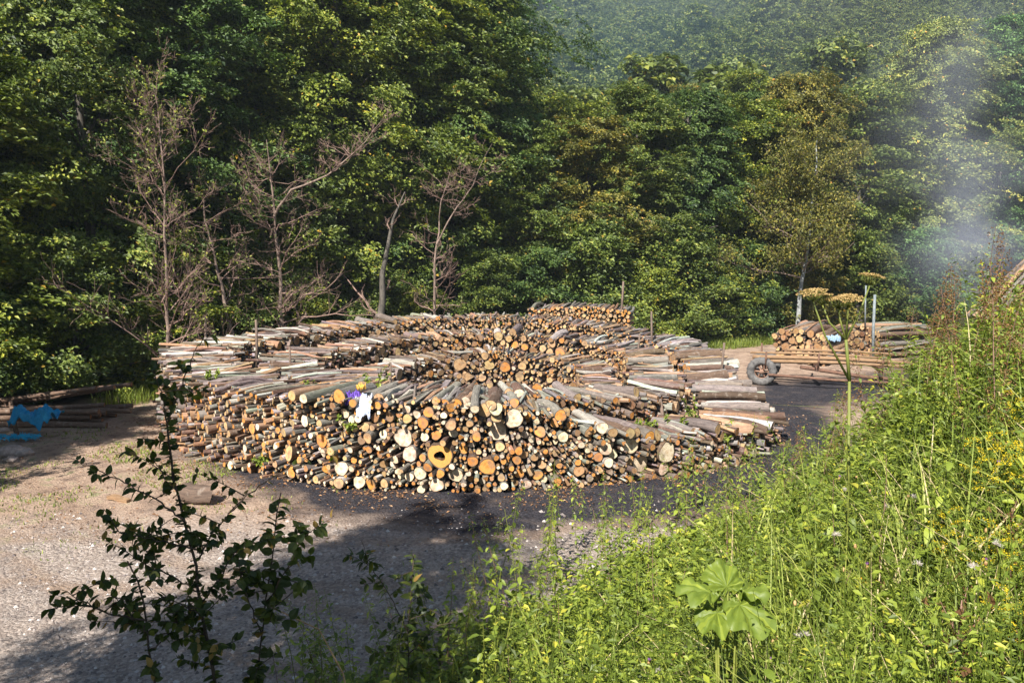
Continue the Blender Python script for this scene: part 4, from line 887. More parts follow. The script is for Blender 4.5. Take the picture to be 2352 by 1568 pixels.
# log trailer
def trailer():
    A = G(1748, 884, 0); B = G(1960, 893, 0)
    d = np.array([B.x-A.x, B.y-A.y, 0]); d /= np.linalg.norm(d); s = np.array([-d[1], d[0], 0])     # s points away from the camera
    ang = math.atan2(d[1], d[0]); root = empty('log_trailer', (A.x, A.y, 0), ang, 'old rusty log trailer with long wooden poles and a big worn tyre', 'trailer')
    # local frame: x along the trailer to the right, y away from the camera
    def wheel(x, y):
        w = MB(); w.torus((x, y, .46), .34, .125, (.16, 1, 0), 40, 12, lambda i, j: 1+.16*(i % 2 and j in (10, 11, 0, 1, 2)))
        o = empty('wheel', (0, 0, 0)); o.parent = root; w.build('tyre', M['tyre'], o, None, True)
        r = MB(); r.torus((x, y, .46), .235, .03, (.16, 1, 0), 26, 6)
        for k in range(6): a = k*math.pi/3; r.tube([(x, y, .46), (x+math.cos(a)*.23, y-.16*math.cos(a)*.23, .46+math.sin(a)*.23)], .03, 6)
        r.tube([(x-.012, y-.10, .46), (x+.012, y+.12, .46)], .075, 10); r.build('rim', M['rim'], o, None, True)
    wheel(0, 0); wheel(.25, 1.45)
    MB().tube([(0, 0, .46), (.25, 1.45, .46)], .05).build('axle', M['iron'], root, None, True)
    for k, (y, z, x0, x1, r) in enumerate(((.15, .78, -.3, 5.2, .055), (.55, .72, -.1, 5.4, .07), (.85, .80, -.25, 5.0, .06), (1.25, .75, -.2, 5.3, .065), (1.35, 1.0, .9, 4.6, .045), (.35, 1.02, -.35, 3.9, .04))):
        MB().tube([(x0, y, z), ((x0+x1)/2, y+.03, z+.03), (x1, y+.02, z-.05)], [r, r*.95, r*.85], 9).build('beam', M['plank'], root, None, True)
    for x in (.1, 1.7, 3.6): MB().box((x, .72, .62), (.12, 1.7, .12)).build('bolster', M['iron'], root)
    for x, y, t in ((.1, -.1, -.15), (.1, 1.55, .2), (1.7, -.1, -.12), (1.7, 1.55, .25), (3.6, -.1, -.1), (3.6, 1.55, .2)): MB().tube([(x, y, .56), (x, y+t, 1.15)], .03).build('stanchion', M['iron'], root, None, True)
    MB().tube([(1.2, .2, .62), (3.2, .3, .36), (5.6, .4, .22)], .06).build('drawbar', M['iron'], root, None, True)
    MB().tube([(.2, -.2, .40), (2.2, -.15, .30), (5.2, -.1, .26)], .045).build('side_rail', M['iron'], root, None, True)
trailer()
M['pale_blue'] = cloth_mat('pale_blue_cloth', (.28, .40, .52))
p = G(1915, 775, 1.35); drape('blue_cloth', 'pale_blue', (p.x, p.y, 1.38), .26, .14, .15, .3, 'small pale blue rag lying on the log stack behind the trailer', 12)
# charcoal kiln of leaning poles at the right edge
def kiln():
    c = D(2475, 790, 27); zb = hz1(c.x, c.y); root = empty('charcoal_kiln', (c.x, c.y, zb), 0, 'tall cone of leaning poles at the right edge, smoking', 'kiln'); g = np.random.default_rng(3)
    H = 3.5; Rr = 3.2
    n = 24; V = [[math.cos(2*math.pi*i/n)*Rr*.86, math.sin(2*math.pi*i/n)*Rr*.86, -.3] for i in range(n)]+[[math.cos(2*math.pi*i/n)*.2, math.sin(2*math.pi*i/n)*.2, H*.84] for i in range(n)]
    MB().add(V, [[i, (i+1) % n, n+(i+1) % n, n+i] for i in range(n)], [list(range(n, 2*n))]).build('mound', M['trunk'], root)
    for i in range(90):
        a = 2*math.pi*i/90+g.normal(0, .03); r = g.uniform(.05, .10); b = a+g.normal(0, .12); k = g.uniform(.75, 1.02)
        P0 = np.array([math.cos(a)*Rr*g.uniform(.95, 1.05), math.sin(a)*Rr*g.uniform(.95, 1.05), -.1]); P1 = np.array([math.cos(b)*(.35+Rr*(1-k)), math.sin(b)*(.35+Rr*(1-k)), H*k])
        Vv, q, t0, t1, col, lp, rd = log_arrays([P0], [P1], [r], [r*.7], [np.array(BARKS[g.choice(['mauve', 'tan', 'grey'])])*g.uniform(.8, 1.3)], [CUTS['tan']], 8, seed=i, K=4)
        obj('pole', mesh('pole', Vv[0], [q[0], np.concatenate([t0[0], t1[0]])], [M['bark'], M['cut']], [0, 1], [('col', 'FLOAT_COLOR', 'POINT', col[0]), ('lp', 'FLOAT_VECTOR', 'POINT', lp[0]), ('rad', 'FLOAT', 'POINT', rd[0])]), root)
kiln()

# ---------------------------------------------------------------- litter, gravel, tufts
def scatter_chips():
    g = np.random.default_rng(41); n = 9000; th = g.uniform(150, 375, n); d = g.exponential(.75, n)-.1; r = Rout(th)+d
    x = PIT[0]+np.cos(np.radians(th))*r; y = PIT[1]+np.sin(np.radians(th))*r
    n2 = 3500; x2 = g.uniform(-11.5, -2, n2); y2 = g.uniform(12.5, 21, n2); x = np.concatenate([x, x2]); y = np.concatenate([y, y2]); n = len(x)
    keep = wob(x, y, 1.9)+g.normal(0, .6, n) > .0; x, y = x[keep], y[keep]; n = len(x)
    C = np.stack([x, y, hz(x, y)+.012], -1); l = g.uniform(.02, .085, n)
    V, q = leaf_quads(C, np.stack([g.normal(0, 1, n), g.normal(0, 1, n), g.normal(0, .15, n)], -1), np.stack([g.normal(0, .35, n), g.normal(0, .35, n), np.ones(n)], -1), l, l*g.uniform(.2, .6, n))
    tag(obj('wood_chips', mesh('wood_chips', V, [q], [M['chip']], None, [fattr(g.uniform(0, 1, n)**1.3, 1)])), 'scattered orange and tan wood chips and dry leaves round the stack', 'chips', None, 'stuff')
    n = 9000; y = 8+8*g.uniform(0, 1, n)**1.3; x = g.uniform(-1, 1, n)*y*.66; k = (sdist(x, y) < .2); x, y = x[k], y[k]; n = len(x)
    k = y < 13.4+g.normal(0, .4, n); x, y = x[k], y[k]; n = len(x); C = np.stack([x, y, hz(x, y)], -1); s = np.minimum(g.exponential(.011, n)+.006, .038)[:, None, None]
    O = np.array([[1, 0, 0], [0, 1, 0], [-1, 0, 0], [0, -1, 0], [0, 0, .8]], float)[None]*(1+g.normal(0, .25, (n, 5, 3)))*s
    a = g.uniform(0, 6.28, n); Rm = np.zeros((n, 3, 3)); Rm[:, 0, 0] = np.cos(a); Rm[:, 0, 1] = -np.sin(a); Rm[:, 1, 0] = np.sin(a); Rm[:, 1, 1] = np.cos(a); Rm[:, 2, 2] = 1
    V = (np.einsum('nij,nkj->nki', Rm, O)+C[:, None]).reshape(-1, 3); b = (np.arange(n)*5)[:, None, None]
    t = (np.array([[0, 1, 4], [1, 2, 4], [2, 3, 4], [3, 0, 4]])[None]+b).reshape(-1, 3)
    tag(obj('gravel', mesh('gravel', V, [t], [M['gravel']], None, [fattr(g.uniform(0, 1, n), 4)])), 'small loose pale gravel stones on the near yard', 'gravel', None, 'stuff')
    n = 900; x = -8+g.uniform(-4, 6, n); y = 17+g.normal(0, 1.7, n)-.0*x
    C = np.stack([x, y, hz(x, y)], -1)
scatter_chips()
def blades(P, H, Wd, g, bend=.5, K=5):
    n = len(P); a = g.uniform(0, 2*np.pi, n); out = np.stack([np.cos(a), np.sin(a), 0*a], -1); side = np.stack([-np.sin(a+g.normal(0, .6, n)), np.cos(a), 0*a], -1)
    bn = np.abs(g.normal(bend, .28, n)); t = np.linspace(0, 1, K)[None, :, None]
    C = P[:, None]+np.array([0, 0, 1])*(H[:, None, None]*(t-.35*bn[:, None, None]*t**2.2))+out[:, None]*(H*bn)[:, None, None]*t**2*.9
    w = (Wd[:, None]*np.array([.7, 1, .9, .6, .05][:K])[None])[:, :, None]*side[:, None]
    V = np.stack([C-w/2, C+w/2], 2).reshape(-1, 3); b = (np.arange(n)*2*K)[:, None, None]
    q = np.array([[2*k, 2*k+1, 2*k+3, 2*k+2] for k in range(K-1)])[None]+b
    return V, q.reshape(-1, 4), K-1
def sample_bank(n, g, y0, y1, smin=.1, power=1.6, xlo=-.72, xhi=.74):
    y = y0+(y1-y0)*g.uniform(0, 1, n)**power; x = y*g.uniform(xlo, xhi, n)
    s = sdist(x, y); k = s > smin; return x[k], y[k], s[k]
def meadow():
    g = np.random.default_rng(51)
    x, y, s = sample_bank(90000, g, 1.3, 24, .0, 1.7); patch = wob(x, y, 1.1, 2)+.6*wob(x, y, 2.7); k = (g.uniform(size=len(x)) < np.clip(.42+.5*patch, .05, 1)*np.clip(.05+s*.45, .05, 1)); x, y, s, patch = x[k], y[k], s[k], patch[k]; k = g.uniform(size=len(x)) < np.where(x/y > .28, .55, .36); x, y, s, patch = x[k], y[k], s[k], patch[k]
    n = len(x); P = np.stack([x, y, hz(x, y)-.02], -1); d = np.hypot(x, y)
    H = g.uniform(.3, .95, n)*(1+.25*np.clip(patch, -1, 1))*np.clip(.45+s*.25, .5, 1)*np.where(x < 0, .75, 1); H *= np.where(x/y > .28, 1.15, 1); Wd = g.uniform(.007, .016, n)*np.clip(d/6, .7, 1.8); lg = g.uniform(size=n) < .05; H = np.where(lg, H*1.25, H); Wd = np.where(lg, Wd*1.5, Wd)
    V, q, f = blades(P, H, Wd, g, .7); print('blades', n)
    v = np.clip(g.normal(.5, .2, n), 0, .88); v = np.where(g.uniform(size=n) < .09, 1, v)
    tag(obj('meadow_grass', mesh('meadow_grass', V, [q], [M['grass']], None, [fattr(v, f)]), None, None), 'tangled tall yellow green grass covering the near bank', 'grass', None, 'stuff')
    # leafy undergrowth: small herb stems
    x, y, s = sample_bank(21000, g, 1.5, 25, -.3, 1.35); patch = wob(x, y, 1.1, 2)+.6*wob(x, y, 2.7); k = g.uniform(size=len(x)) < np.clip(.55-.5*patch, .06, 1)*np.clip(.12+s*.4, .1, 1); x, y, s = x[k], y[k], s[k]; n = len(x)
    H = g.uniform(.35, 1.15, n)*np.clip(.4+s*.3, .45, 1)*np.where(x < 0, .85, 1)*(1+.3*np.clip(wob(x, y, 1.7, 4), -1, 1)); m = 26; kk = np.repeat(np.arange(n), m); t = np.tile(np.linspace(.12, 1, m), n); a = t*25+kk*1.7+g.normal(0, .4, n*m)
    lean = g.normal(0, .18, (n, 2)); B = np.stack([x, y, hz(x, y)], -1)
    out = np.stack([np.cos(a), np.sin(a), g.normal(-.05, .3, n*m)], -1)
    C = B[kk]+np.stack([lean[kk, 0]*H[kk]*t, lean[kk, 1]*H[kk]*t, H[kk]*t], -1)+out*(.05*(1.3-t)+.02)[:, None]*np.array([1.3, 1.3, 0])
    d = np.hypot(C[:, 0], C[:, 1]); l = g.uniform(.06, .14, n*m)*(1.25-.6*t)*np.clip(d/7, .62, 1.5)*np.where(C[:, 0]/C[:, 1] > .28, .75, 1)
    V, q = leaf_quads(C, out, np.stack([g.normal(0, .4, n*m), g.normal(0, .4, n*m), np.ones(n*m)], -1), l, l*g.uniform(.28, .55, n)[kk], .2)
    # broader leaved plants among them
    xb, yb, sb = sample_bank(5200, g, 1.6, 20, -.3, 1.3); kb = g.uniform(size=len(xb)) < np.clip(.5-.4*wob(xb, yb, 1.3, 7), .08, 1); xb, yb, sb = xb[kb], yb[kb], sb[kb]; nb_ = len(xb); mb_ = 12
    Hb = g.uniform(.35, .95, nb_)*np.clip(.4+sb*.3, .45, 1)*np.where(xb < 0, .8, 1); kb = np.repeat(np.arange(nb_), mb_); tb = np.tile(np.linspace(.25, 1, mb_), nb_); ab = tb*22+kb*2.1
    Db = np.stack([np.cos(ab), np.sin(ab), g.normal(.1, .25, nb_*mb_)], -1); Cb = np.stack([xb, yb, hz(xb, yb)], -1)[kb]+np.stack([0*tb, 0*tb, Hb[kb]*tb], -1); lb_ = g.uniform(.07, .14, nb_)[kb]*(1.25-.6*tb)*np.clip(np.hypot(xb, yb)/6, .75, 1.2)[kb]
    Vb, qb, t3b = leaf_detail(Cb, Db, g.normal(0, .35, (nb_*mb_, 3))+[0, 0, 1], lb_, lb_*g.uniform(.3, .55, nb_)[kb], g.uniform(.1, .6, nb_*mb_)); vb_ = np.clip(g.normal(.5, .22, nb_)[kb]+g.normal(0, .1, nb_*mb_), 0, .95)
    V2, q2 = tubes(np.stack([B, B+np.stack([lean[:, 0]*H*.5, lean[:, 1]*H*.5, H*.5], -1), B+np.stack([lean[:, 0]*H, lean[:, 1]*H, H], -1)], 1), np.tile([.004, .003, .0015], (n, 1)), 3)
    v = np.clip((g.normal(.42, .24, n)+.12*wob(x, y, 2.2, 1))[kk]+g.normal(0, .12, n*m), 0, .95)
    me = mesh('undergrowth', np.concatenate([V, V2, Vb]), [np.concatenate([q, q2+len(V), qb+len(V)+len(V2)]), t3b+len(V)+len(V2)], [M['weed_leaf']], None, [('v', 'FLOAT', 'FACE', np.concatenate([v, np.full(len(q2), .3), np.repeat(vb_, 4), np.repeat(vb_, 4)]))])
    tag(obj('undergrowth', me), 'dense mass of small leafy herbs covering the near bank', 'undergrowth', None, 'stuff')
meadow()
def edge_grass():
    g = np.random.default_rng(52); X = [];
    for n, fx in ((7000, lambda: (g.uniform(7.2, 15, 7000),)), ):
        x = fx()[0]; y = treeline(x)-g.uniform(-.4, 1.9, n); X.append((x, y))
    x = g.uniform(-11.8, -9.2, 2200); y = treeline(x)-g.uniform(.3, 3.4, 2200); X.append((x, y))
    n3 = 11000; x = -8.2+g.normal(0, 2.6, n3); y = 16.6+g.normal(0, 2.0, n3); k = (wob(x, y, 1.6, 3) > .25) & (sdist(x, y) < -1); X.append((x[k], y[k]))
    hh = [g.uniform(.15, .5, 7000), g.uniform(.2, .7, 2200), g.uniform(.03, .10, k.sum())]
    x = np.concatenate([a for a, b in X]); y = np.concatenate([b for a, b in X]); H = np.concatenate(hh); n = len(x)
    V, q, f = blades(np.stack([x, y, hz(x, y)-.01], -1), H, g.uniform(.012, .022, n), g, .5)
    tag(obj('edge_grass', mesh('edge_grass', V, [q], [M['grass']], None, [fattr(g.uniform(.1, .8, n), f)])), 'patches of short green grass on the dirt and along the wood edge', 'grass', None, 'stuff')
edge_grass()

# ---------------------------------------------------------------- foreground plants
def plant(name, V, Fs, mat, parent, v=None, per=None, smooth=False):
    return obj(name, mesh(name, V, Fs, [M[mat]], None, [('v', 'FLOAT', 'FACE', v)] if v is not None else (), smooth), parent)
def detail_v(v): return np.concatenate([np.repeat(v, 4), np.repeat(v, 4)])
def nettle(seed, H=1.25, seeded=False, mat='weed_leaf', ll=.075):
    g = np.random.default_rng(seed); root = empty('seeding_nettle' if seeded else 'nettle', (0, 0, -40), 0, 'x', 'nettle', 'seeding nettles on the bank' if seeded else 'nettles on the bank')
    t = np.linspace(0, 1, 9); ln = g.normal(0, .10, 2); P = np.stack([ln[0]*t**2*H+.01*np.sin(t*9), ln[1]*t**2*H+.01*np.cos(t*8), t*H-.08], -1)
    V, q = tubes(P[None], (.0055*(1-.7*t))[None], 6); plant('stem', V, [q], 'red_stem' if seeded or seed % 2 else 'stem', root, smooth=True)
    m = 15 if not seeded else 12; k = np.repeat(np.arange(m), 2); u = .18+.8*(k+.5)/m; S = np.stack([np.interp(u, t, P[:, i]) for i in range(3)], -1)
    a = k*np.pi/2+np.tile([0, np.pi], m)+g.normal(0, .25, 2*m); D3 = np.stack([np.cos(a), np.sin(a), g.normal(-.15, .3, 2*m)], -1)
    pet = .015+.02*(1-u); C = S+D3*pet[:, None]; l = ll*(1.15-.75*np.abs(u-.45)*1.3)*g.uniform(.8, 1.15, 2*m)
    if seeded: l *= .7
    V, q, t3 = leaf_detail(C, D3, np.tile([0, 0, 1.], (2*m, 1))+g.normal(0, .2, (2*m, 3)), l, l*.5, g.uniform(.15, .6, 2*m))
    V2, q2 = tubes(np.stack([S, C], 1), np.full((2*m, 2), .0015), 3); v = np.clip(g.normal(.5, .22, 2*m), 0, .95)
    plant('leaves', np.concatenate([V, V2]), [np.concatenate([q, q2+len(V)]), t3], mat, root, np.concatenate([np.repeat(v, 4), np.full(len(q2), .4), np.repeat(v, 4)]))
    mm = 26 if not seeded else 70; u = g.uniform(.5 if not seeded else .38, 1, mm); S = np.stack([np.interp(u, t, P[:, i]) for i in range(3)], -1); a = g.uniform(0, 6.28, mm)
    L = g.uniform(.03, .06, mm)*(1.5 if seeded else 1); o = np.stack([np.cos(a), np.sin(a), 0*a], -1)
    Q = np.stack([S, S+o*L[:, None]*.5+[0, 0, .004], S+o*L[:, None]*.8-np.array([0, 0, 1])*L[:, None]*.6, S+o*L[:, None]*.85-np.array([0, 0, 1])*L[:, None]*1.2], 1)
    cn = Q[np.repeat(np.arange(mm), 7), np.tile([1, 1, 2, 2, 2, 3, 3], mm)]+g.normal(0, .006, (mm*7, 3)); ln2 = np.full(mm*7, .011 if not seeded else .014)
    V, q = leaf_quads(cn, g.normal(0, 1, cn.shape), g.normal(0, 1, cn.shape), ln2, ln2*.8); plant('seed_tassels', V, [q], 'dry_leaf' if seeded else 'weed_leaf', root, g.uniform(0, .8, len(q)) if seeded else g.uniform(.5, .9, len(q)))
    return root
NP = [nettle(1), nettle(2, 1.4), nettle(3, 1.1), nettle(4, 1.3, ll=.09)]; SP = [nettle(11, 1.5, True), nettle(12, 1.35, True)]
def place_many(protos, pts, fmt, color=None, jit=.25, tilt=.12, srange=(.8, 1.15)):
    pts = sorted(pts, key=lambda p: p[0]/p[1])
    for i, (x, y) in enumerate(pts):
        c = (random.uniform(.8, 1.2),)*3
        dup(protos[i % len(protos)], (x, y, hz1(x, y)), random.uniform(0, 6.28), random.uniform(*srange), fmt % ordn(i+1), color or c, (random.gauss(0, tilt), random.gauss(0, tilt)))
g0 = np.random.default_rng(61); pts = []
while len(pts) < 175:
    y = g0.uniform(3.4, 15); x = y*g0.uniform(-.30, .62); s = float(sdist(np.array([x]), np.array([y]))[0])
    if (-1.1 if x > -.6 else 0) < s < 3.6 and g0.uniform() < math.exp(-abs(s-.3)*.3)*(1 if x/y < .42 else .4): pts.append((x, y))
for _ in range(26):
    y = g0.uniform(3.3, 6.2); pts.append((y*g0.uniform(-.26, -.02), y))
pts += [(2.1, 4.9), (2.2, 4.85), (1.98, 4.85), (2.28, 4.95), (2.16, 4.75), (1.95, 4.6), (2.35, 4.7), (2.08, 4.3), (2.3, 4.4)]
place_many(NP, pts, 'upright leafy green nettle on the bank, %s nettle from the left', srange=(.85, 1.3))
pts = []
for px, y in ((1905, 9), (1950, 10), (2040, 9), (2075, 9.5), (2140, 8.2), (2160, 8.6), (2182, 8), (2205, 8.4), (2228, 8.1), (2250, 8.6), (2012, 8.8), (2322, 5.2), (2240, 6.2), (2275, 6.6), (2300, 6.0), (2335, 6.4), (2262, 7.2), (2318, 7.4), (1790, 11.5), (1840, 12.5), (2120, 8.9)):
    pts.append((float(D(px, 800, y).x), y))
place_many(SP, pts, 'tall brown seeding nettle on the right bank, %s seeding one from the left', (1, 1, 1), srange=(1.05, 1.4), tilt=.05)

def hogweed():
    y = 5.0; node = npv(D(1951, 873, y)); base = npv(D(1962, 1000, y)); base[2] = hz1(base[0], base[1])-.1; base[0] += .02
    root = empty('hogweed', base, 0, 'tall hogweed with flat tan seed umbels, rising above the right bank', 'hogweed')
    n2 = npv(D(1943, 779, y)); MBs = MB(); rel = lambda p: npv(p)-base
    MBs.tube([rel(base), rel(base)*.5+rel(node)*.5+[.01, 0, 0], rel(node)], [.010, .010, .009], 10); MBs.tube([rel(node), rel(n2)], [.012, .009], 9)
    arms = [(node, D(1895, 770, y-.02), D(1867, 690, y-.05), .085, 0), (n2, D(1930, 735, y+.02), D(1925, 706, y+.03), .08, 1), (n2, D(1946, 735, y), D(1948, 704, y-.05), .075, 2), (n2, D(1975, 715, y), D(1998, 654, y+.02), .07, 3), (n2, D(1905, 740, y), D(1889, 700, y+.05), .06, 4)]
    for st, md_, en, Ru, sd_ in arms: MBs.tube([rel(st), rel(md_), rel(en)], [.008, .006, .0045], 7)
    MBs.build('stem', M['hog_stem'], root, None, True)
    g = np.random.default_rng(9)
    for st, md_, en, Ru, sd_ in arms:
        c = rel(en); u = c-rel(md_); u /= np.linalg.norm(u); u = u*.5+np.array([0, 0, .6]); u /= np.linalg.norm(u); x, yv = basis(u[None]); x = x[0]; yv = yv[0]; mb = MB(); C = []
        for k in range(20):
            a = k*2.4; r = Ru*math.sqrt((k+.5)/20); e = c+x*math.cos(a)*r+yv*math.sin(a)*r+u*(.06-.18*r*r/Ru*1.2); m = c*.5+e*.5+(x*math.cos(a)+yv*math.sin(a))*r*.12-u*.004; mb.tube([c, m, e], [.0022, .0016, .0012], 4)
            for j in range(15): b = g.uniform(0, 6.28); rr = .021*math.sqrt(g.uniform()); q = e+x*math.cos(b)*rr+yv*math.sin(b)*rr+u*(.011+g.normal(0, .002)); C.append(q); mb.tube([e, q], .0007, 3)
        um = mb.build('umbel', M['hog_stem'], root, None, True); C = np.array(C)
        V, q = leaf_quads(C, g.normal(0, 1, C.shape), g.normal(0, .5, C.shape)+u, .013, .011); plant('seeds', V, [q], 'umbel_seed', um, g.uniform(.45, 1, len(q)))
    for k, (a, l) in enumerate(((2.6, .28), (-.4, .2))):
        pass
hogweed()

def thistle(seed, H=1.0, fluff=2, buds=5, purple=1):
    g = np.random.default_rng(seed); root = empty('thistle', (0, 0, -40), 0, 'x', 'thistle', 'thistles on the bank'); mb = MB(); ends = []
    t = np.linspace(0, 1, 7); P = np.stack([.06*np.sin(t*3+seed), .05*np.cos(t*3), t*H-.05], -1); mb.tube(P, list(.006*(1-.55*t)), 6); ends.append(P[-1])
    for k in range(fluff+buds+purple-1):
        u = g.uniform(.45, .95); s = np.array([np.interp(u, t, P[:, i]) for i in range(3)]); a = g.uniform(0, 6.28); L = H*g.uniform(.18, .36); e = s+np.array([math.cos(a)*L*.75, math.sin(a)*L*.75, L*.8]); mb.tube([s, (s+e)/2+[0, 0, -.03], e], [.004, .003, .0025], 5); ends.append(e)
    mb.build('stem', M['stem'], root, None, True); g.shuffle(ends)
    m = 34; u = g.uniform(.05, .85, m); S = np.stack([np.interp(u, t, P[:, i]) for i in range(3)], -1); a = g.uniform(0, 6.28, m); D3 = np.stack([np.cos(a), np.sin(a), g.uniform(-.1, .6, m)], -1); l = g.uniform(.07, .14, m)*(1.2-u)
    V, q, t3 = leaf_detail(S, D3, np.tile([0, 0, 1.], (m, 1))+g.normal(0, .3, (m, 3)), l, l*.26, g.uniform(.1, .5, m)); v = g.uniform(.1, .6, m); plant('leaves', V, [q, t3], 'weed_leaf', root, detail_v(v))
    for i, e in enumerate(ends):
        if i < fluff:
            n = 150; d = g.normal(0, 1, (n, 3)); d[:, 2] = np.abs(d[:, 2])*.7-.1; d /= np.linalg.norm(d, axis=1, keepdims=True); L = g.uniform(.014, .036, n)
            V, q = leaf_quads(e+d*L[:, None]*.55, d+g.normal(0, .2, d.shape), g.normal(0, 1, d.shape), L, .0022, .05); plant('seed_down', V, [q], 'down', root, g.uniform(0, 1, n))
        else:
            b = MB(); b.tube([e-[0, 0, .006], e+[0, 0, .004], e+[0, 0, .014], e+[0, 0, .024]], [.003, .009, .0085, .004], 8); b.build('bud', M['seed'] if i % 2 else M['stem'], root, None, True)
            if i >= fluff+buds:
                n = 50; d = g.normal(0, .5, (n, 3)); d[:, 2] = 1; d /= np.linalg.norm(d, axis=1, keepdims=True); V, q = leaf_quads(e+[0, 0, .022]+d*.009, d, g.normal(0, 1, d.shape), .02, .002); plant('florets', V, [q], 'purple', root, g.uniform(0, 1, n))
    return root
TP = [thistle(21), thistle(22, .9, 1, 6, 1), thistle(23, 1.15, 3, 4, 0)]
pts = [(float(D(px, 1100, y).x), y) for px, y in ((1925, 6.2), (1722, 4.6), (2055, 5.2), (2048, 4.2), (2322, 4.3), (1850, 3.6), (2150, 3.9), (2230, 5.0), (1500, 4.6), (2300, 3.3))]
place_many(TP, pts, 'thistle with white down and brown buds, %s thistle from the left', srange=(.85, 1.05))

def flower(seed, H=.5, kind='orange_petal', rad=.02):
    g = np.random.default_rng(seed); root = empty('yellow_flower', (0, 0, -40), 0, 'x', 'flower', 'yellow flowers on the bank'); t = np.linspace(0, 1, 5); mb = MB(); P = np.stack([.04*t**2, .02*t, t*H-.03], -1); mb.tube(P, .0025, 5); heads = [P[-1]]
    for k in range(2): e = P[3]+np.array([g.uniform(-.08, .08), g.uniform(-.08, .08), .1]); mb.tube([P[2], e], .0018, 4); heads.append(e)
    mb.build('stem', M['stem'], root, None, True)
    for h in heads:
        n = 26; a = np.linspace(0, 12.56, n); r = rad*np.where(np.arange(n) < 13, .55, .3); d = np.stack([np.cos(a), np.sin(a), np.full(n, .35)], -1)
        V, q = leaf_quads(h+d*r[:, None], d, np.tile([0, 0, 1.], (n, 1)), rad*.95, rad*.28, .05); plant('petals', V, [q], kind, root, g.uniform(0, 1, n))
    return root
def goldenrod(seed, H=.95):
    g = np.random.default_rng(seed); root = empty('goldenrod', (0, 0, -40), 0, 'x', 'goldenrod', 'goldenrod plants at the right'); mb = MB(); C = []; t = np.linspace(0, 1, 6); P = np.stack([.05*t**2, .03*t, t*H-.05], -1); mb.tube(P, list(.005*(1-.5*t)), 6)
    for k in range(16):
        u = .62+.38*k/16; s = np.array([np.interp(u, t, P[:, i]) for i in range(3)]); a = k*2.4; L = .20*(1.25-u)+.05; pts_ = [s+np.array([math.cos(a)*L*w, math.sin(a)*L*w, L*(.9*w-.5*w*w)]) for w in (0, .4, .75, 1)]; mb.tube(pts_, .0015, 4)
        for w in np.linspace(.25, 1, 16): C.append(s+np.array([math.cos(a)*L*w, math.sin(a)*L*w, L*(.9*w-.5*w*w)+.006])+g.normal(0, .006, 3))
    mb.build('stem', M['stem'], root, None, True); C = np.repeat(np.array(C), 2, 0)+g.normal(0, .004, (len(C)*2, 3)); V, q = leaf_quads(C, g.normal(0, 1, C.shape), g.normal(0, .7, C.shape)+[0, 0, 1], .010, .007); plant('blossom', V, [q], 'yellow', root, g.uniform(0, 1, len(q)))
    m = 40; u = g.uniform(.1, .85, m); S = np.stack([np.interp(u, t, P[:, i]) for i in range(3)], -1); a = g.uniform(0, 6.28, m); D3 = np.stack([np.cos(a), np.sin(a), g.uniform(0, .6, m)], -1); l = g.uniform(.05, .09, m)
    V, q, t3 = leaf_detail(S, D3, np.tile([0, 0, 1.], (m, 1)), l, l*.2, .3); plant('leaves', V, [q, t3], 'weed_leaf', root, detail_v(g.uniform(.2, .7, m))); return root
FP = [flower(31), flower(32, .42, 'yellow', .022)]; GP = [goldenrod(41), goldenrod(42, .85)]
pts = [(float(D(px, 1400, y).x), y) for px, y in ((1018, 4.3), (1040, 3.5), (838, 3.6), (2275, 5.2), (2205, 3.4), (1990, 6.0), (2120, 5.6), (720, 3.9), (1165, 3.4), (2020, 4.6), (1560, 5.4), (1240, 4.4))]
place_many(FP, pts, 'small yellow daisy like flower in the weeds, %s flower from the left', (1, 1, 1))
pts = [(float(D(px, 1000, y).x), y) for px, y in ((2290, 4.6), (2330, 4.9), (2285, 3.6), (2325, 3.8), (2345, 4.3), (2255, 4.0), (2300, 5.4))]
place_many(GP, pts, 'goldenrod with fluffy yellow blossom at the right edge, %s from the left', (1, 1, 1), srange=(.8, 1))

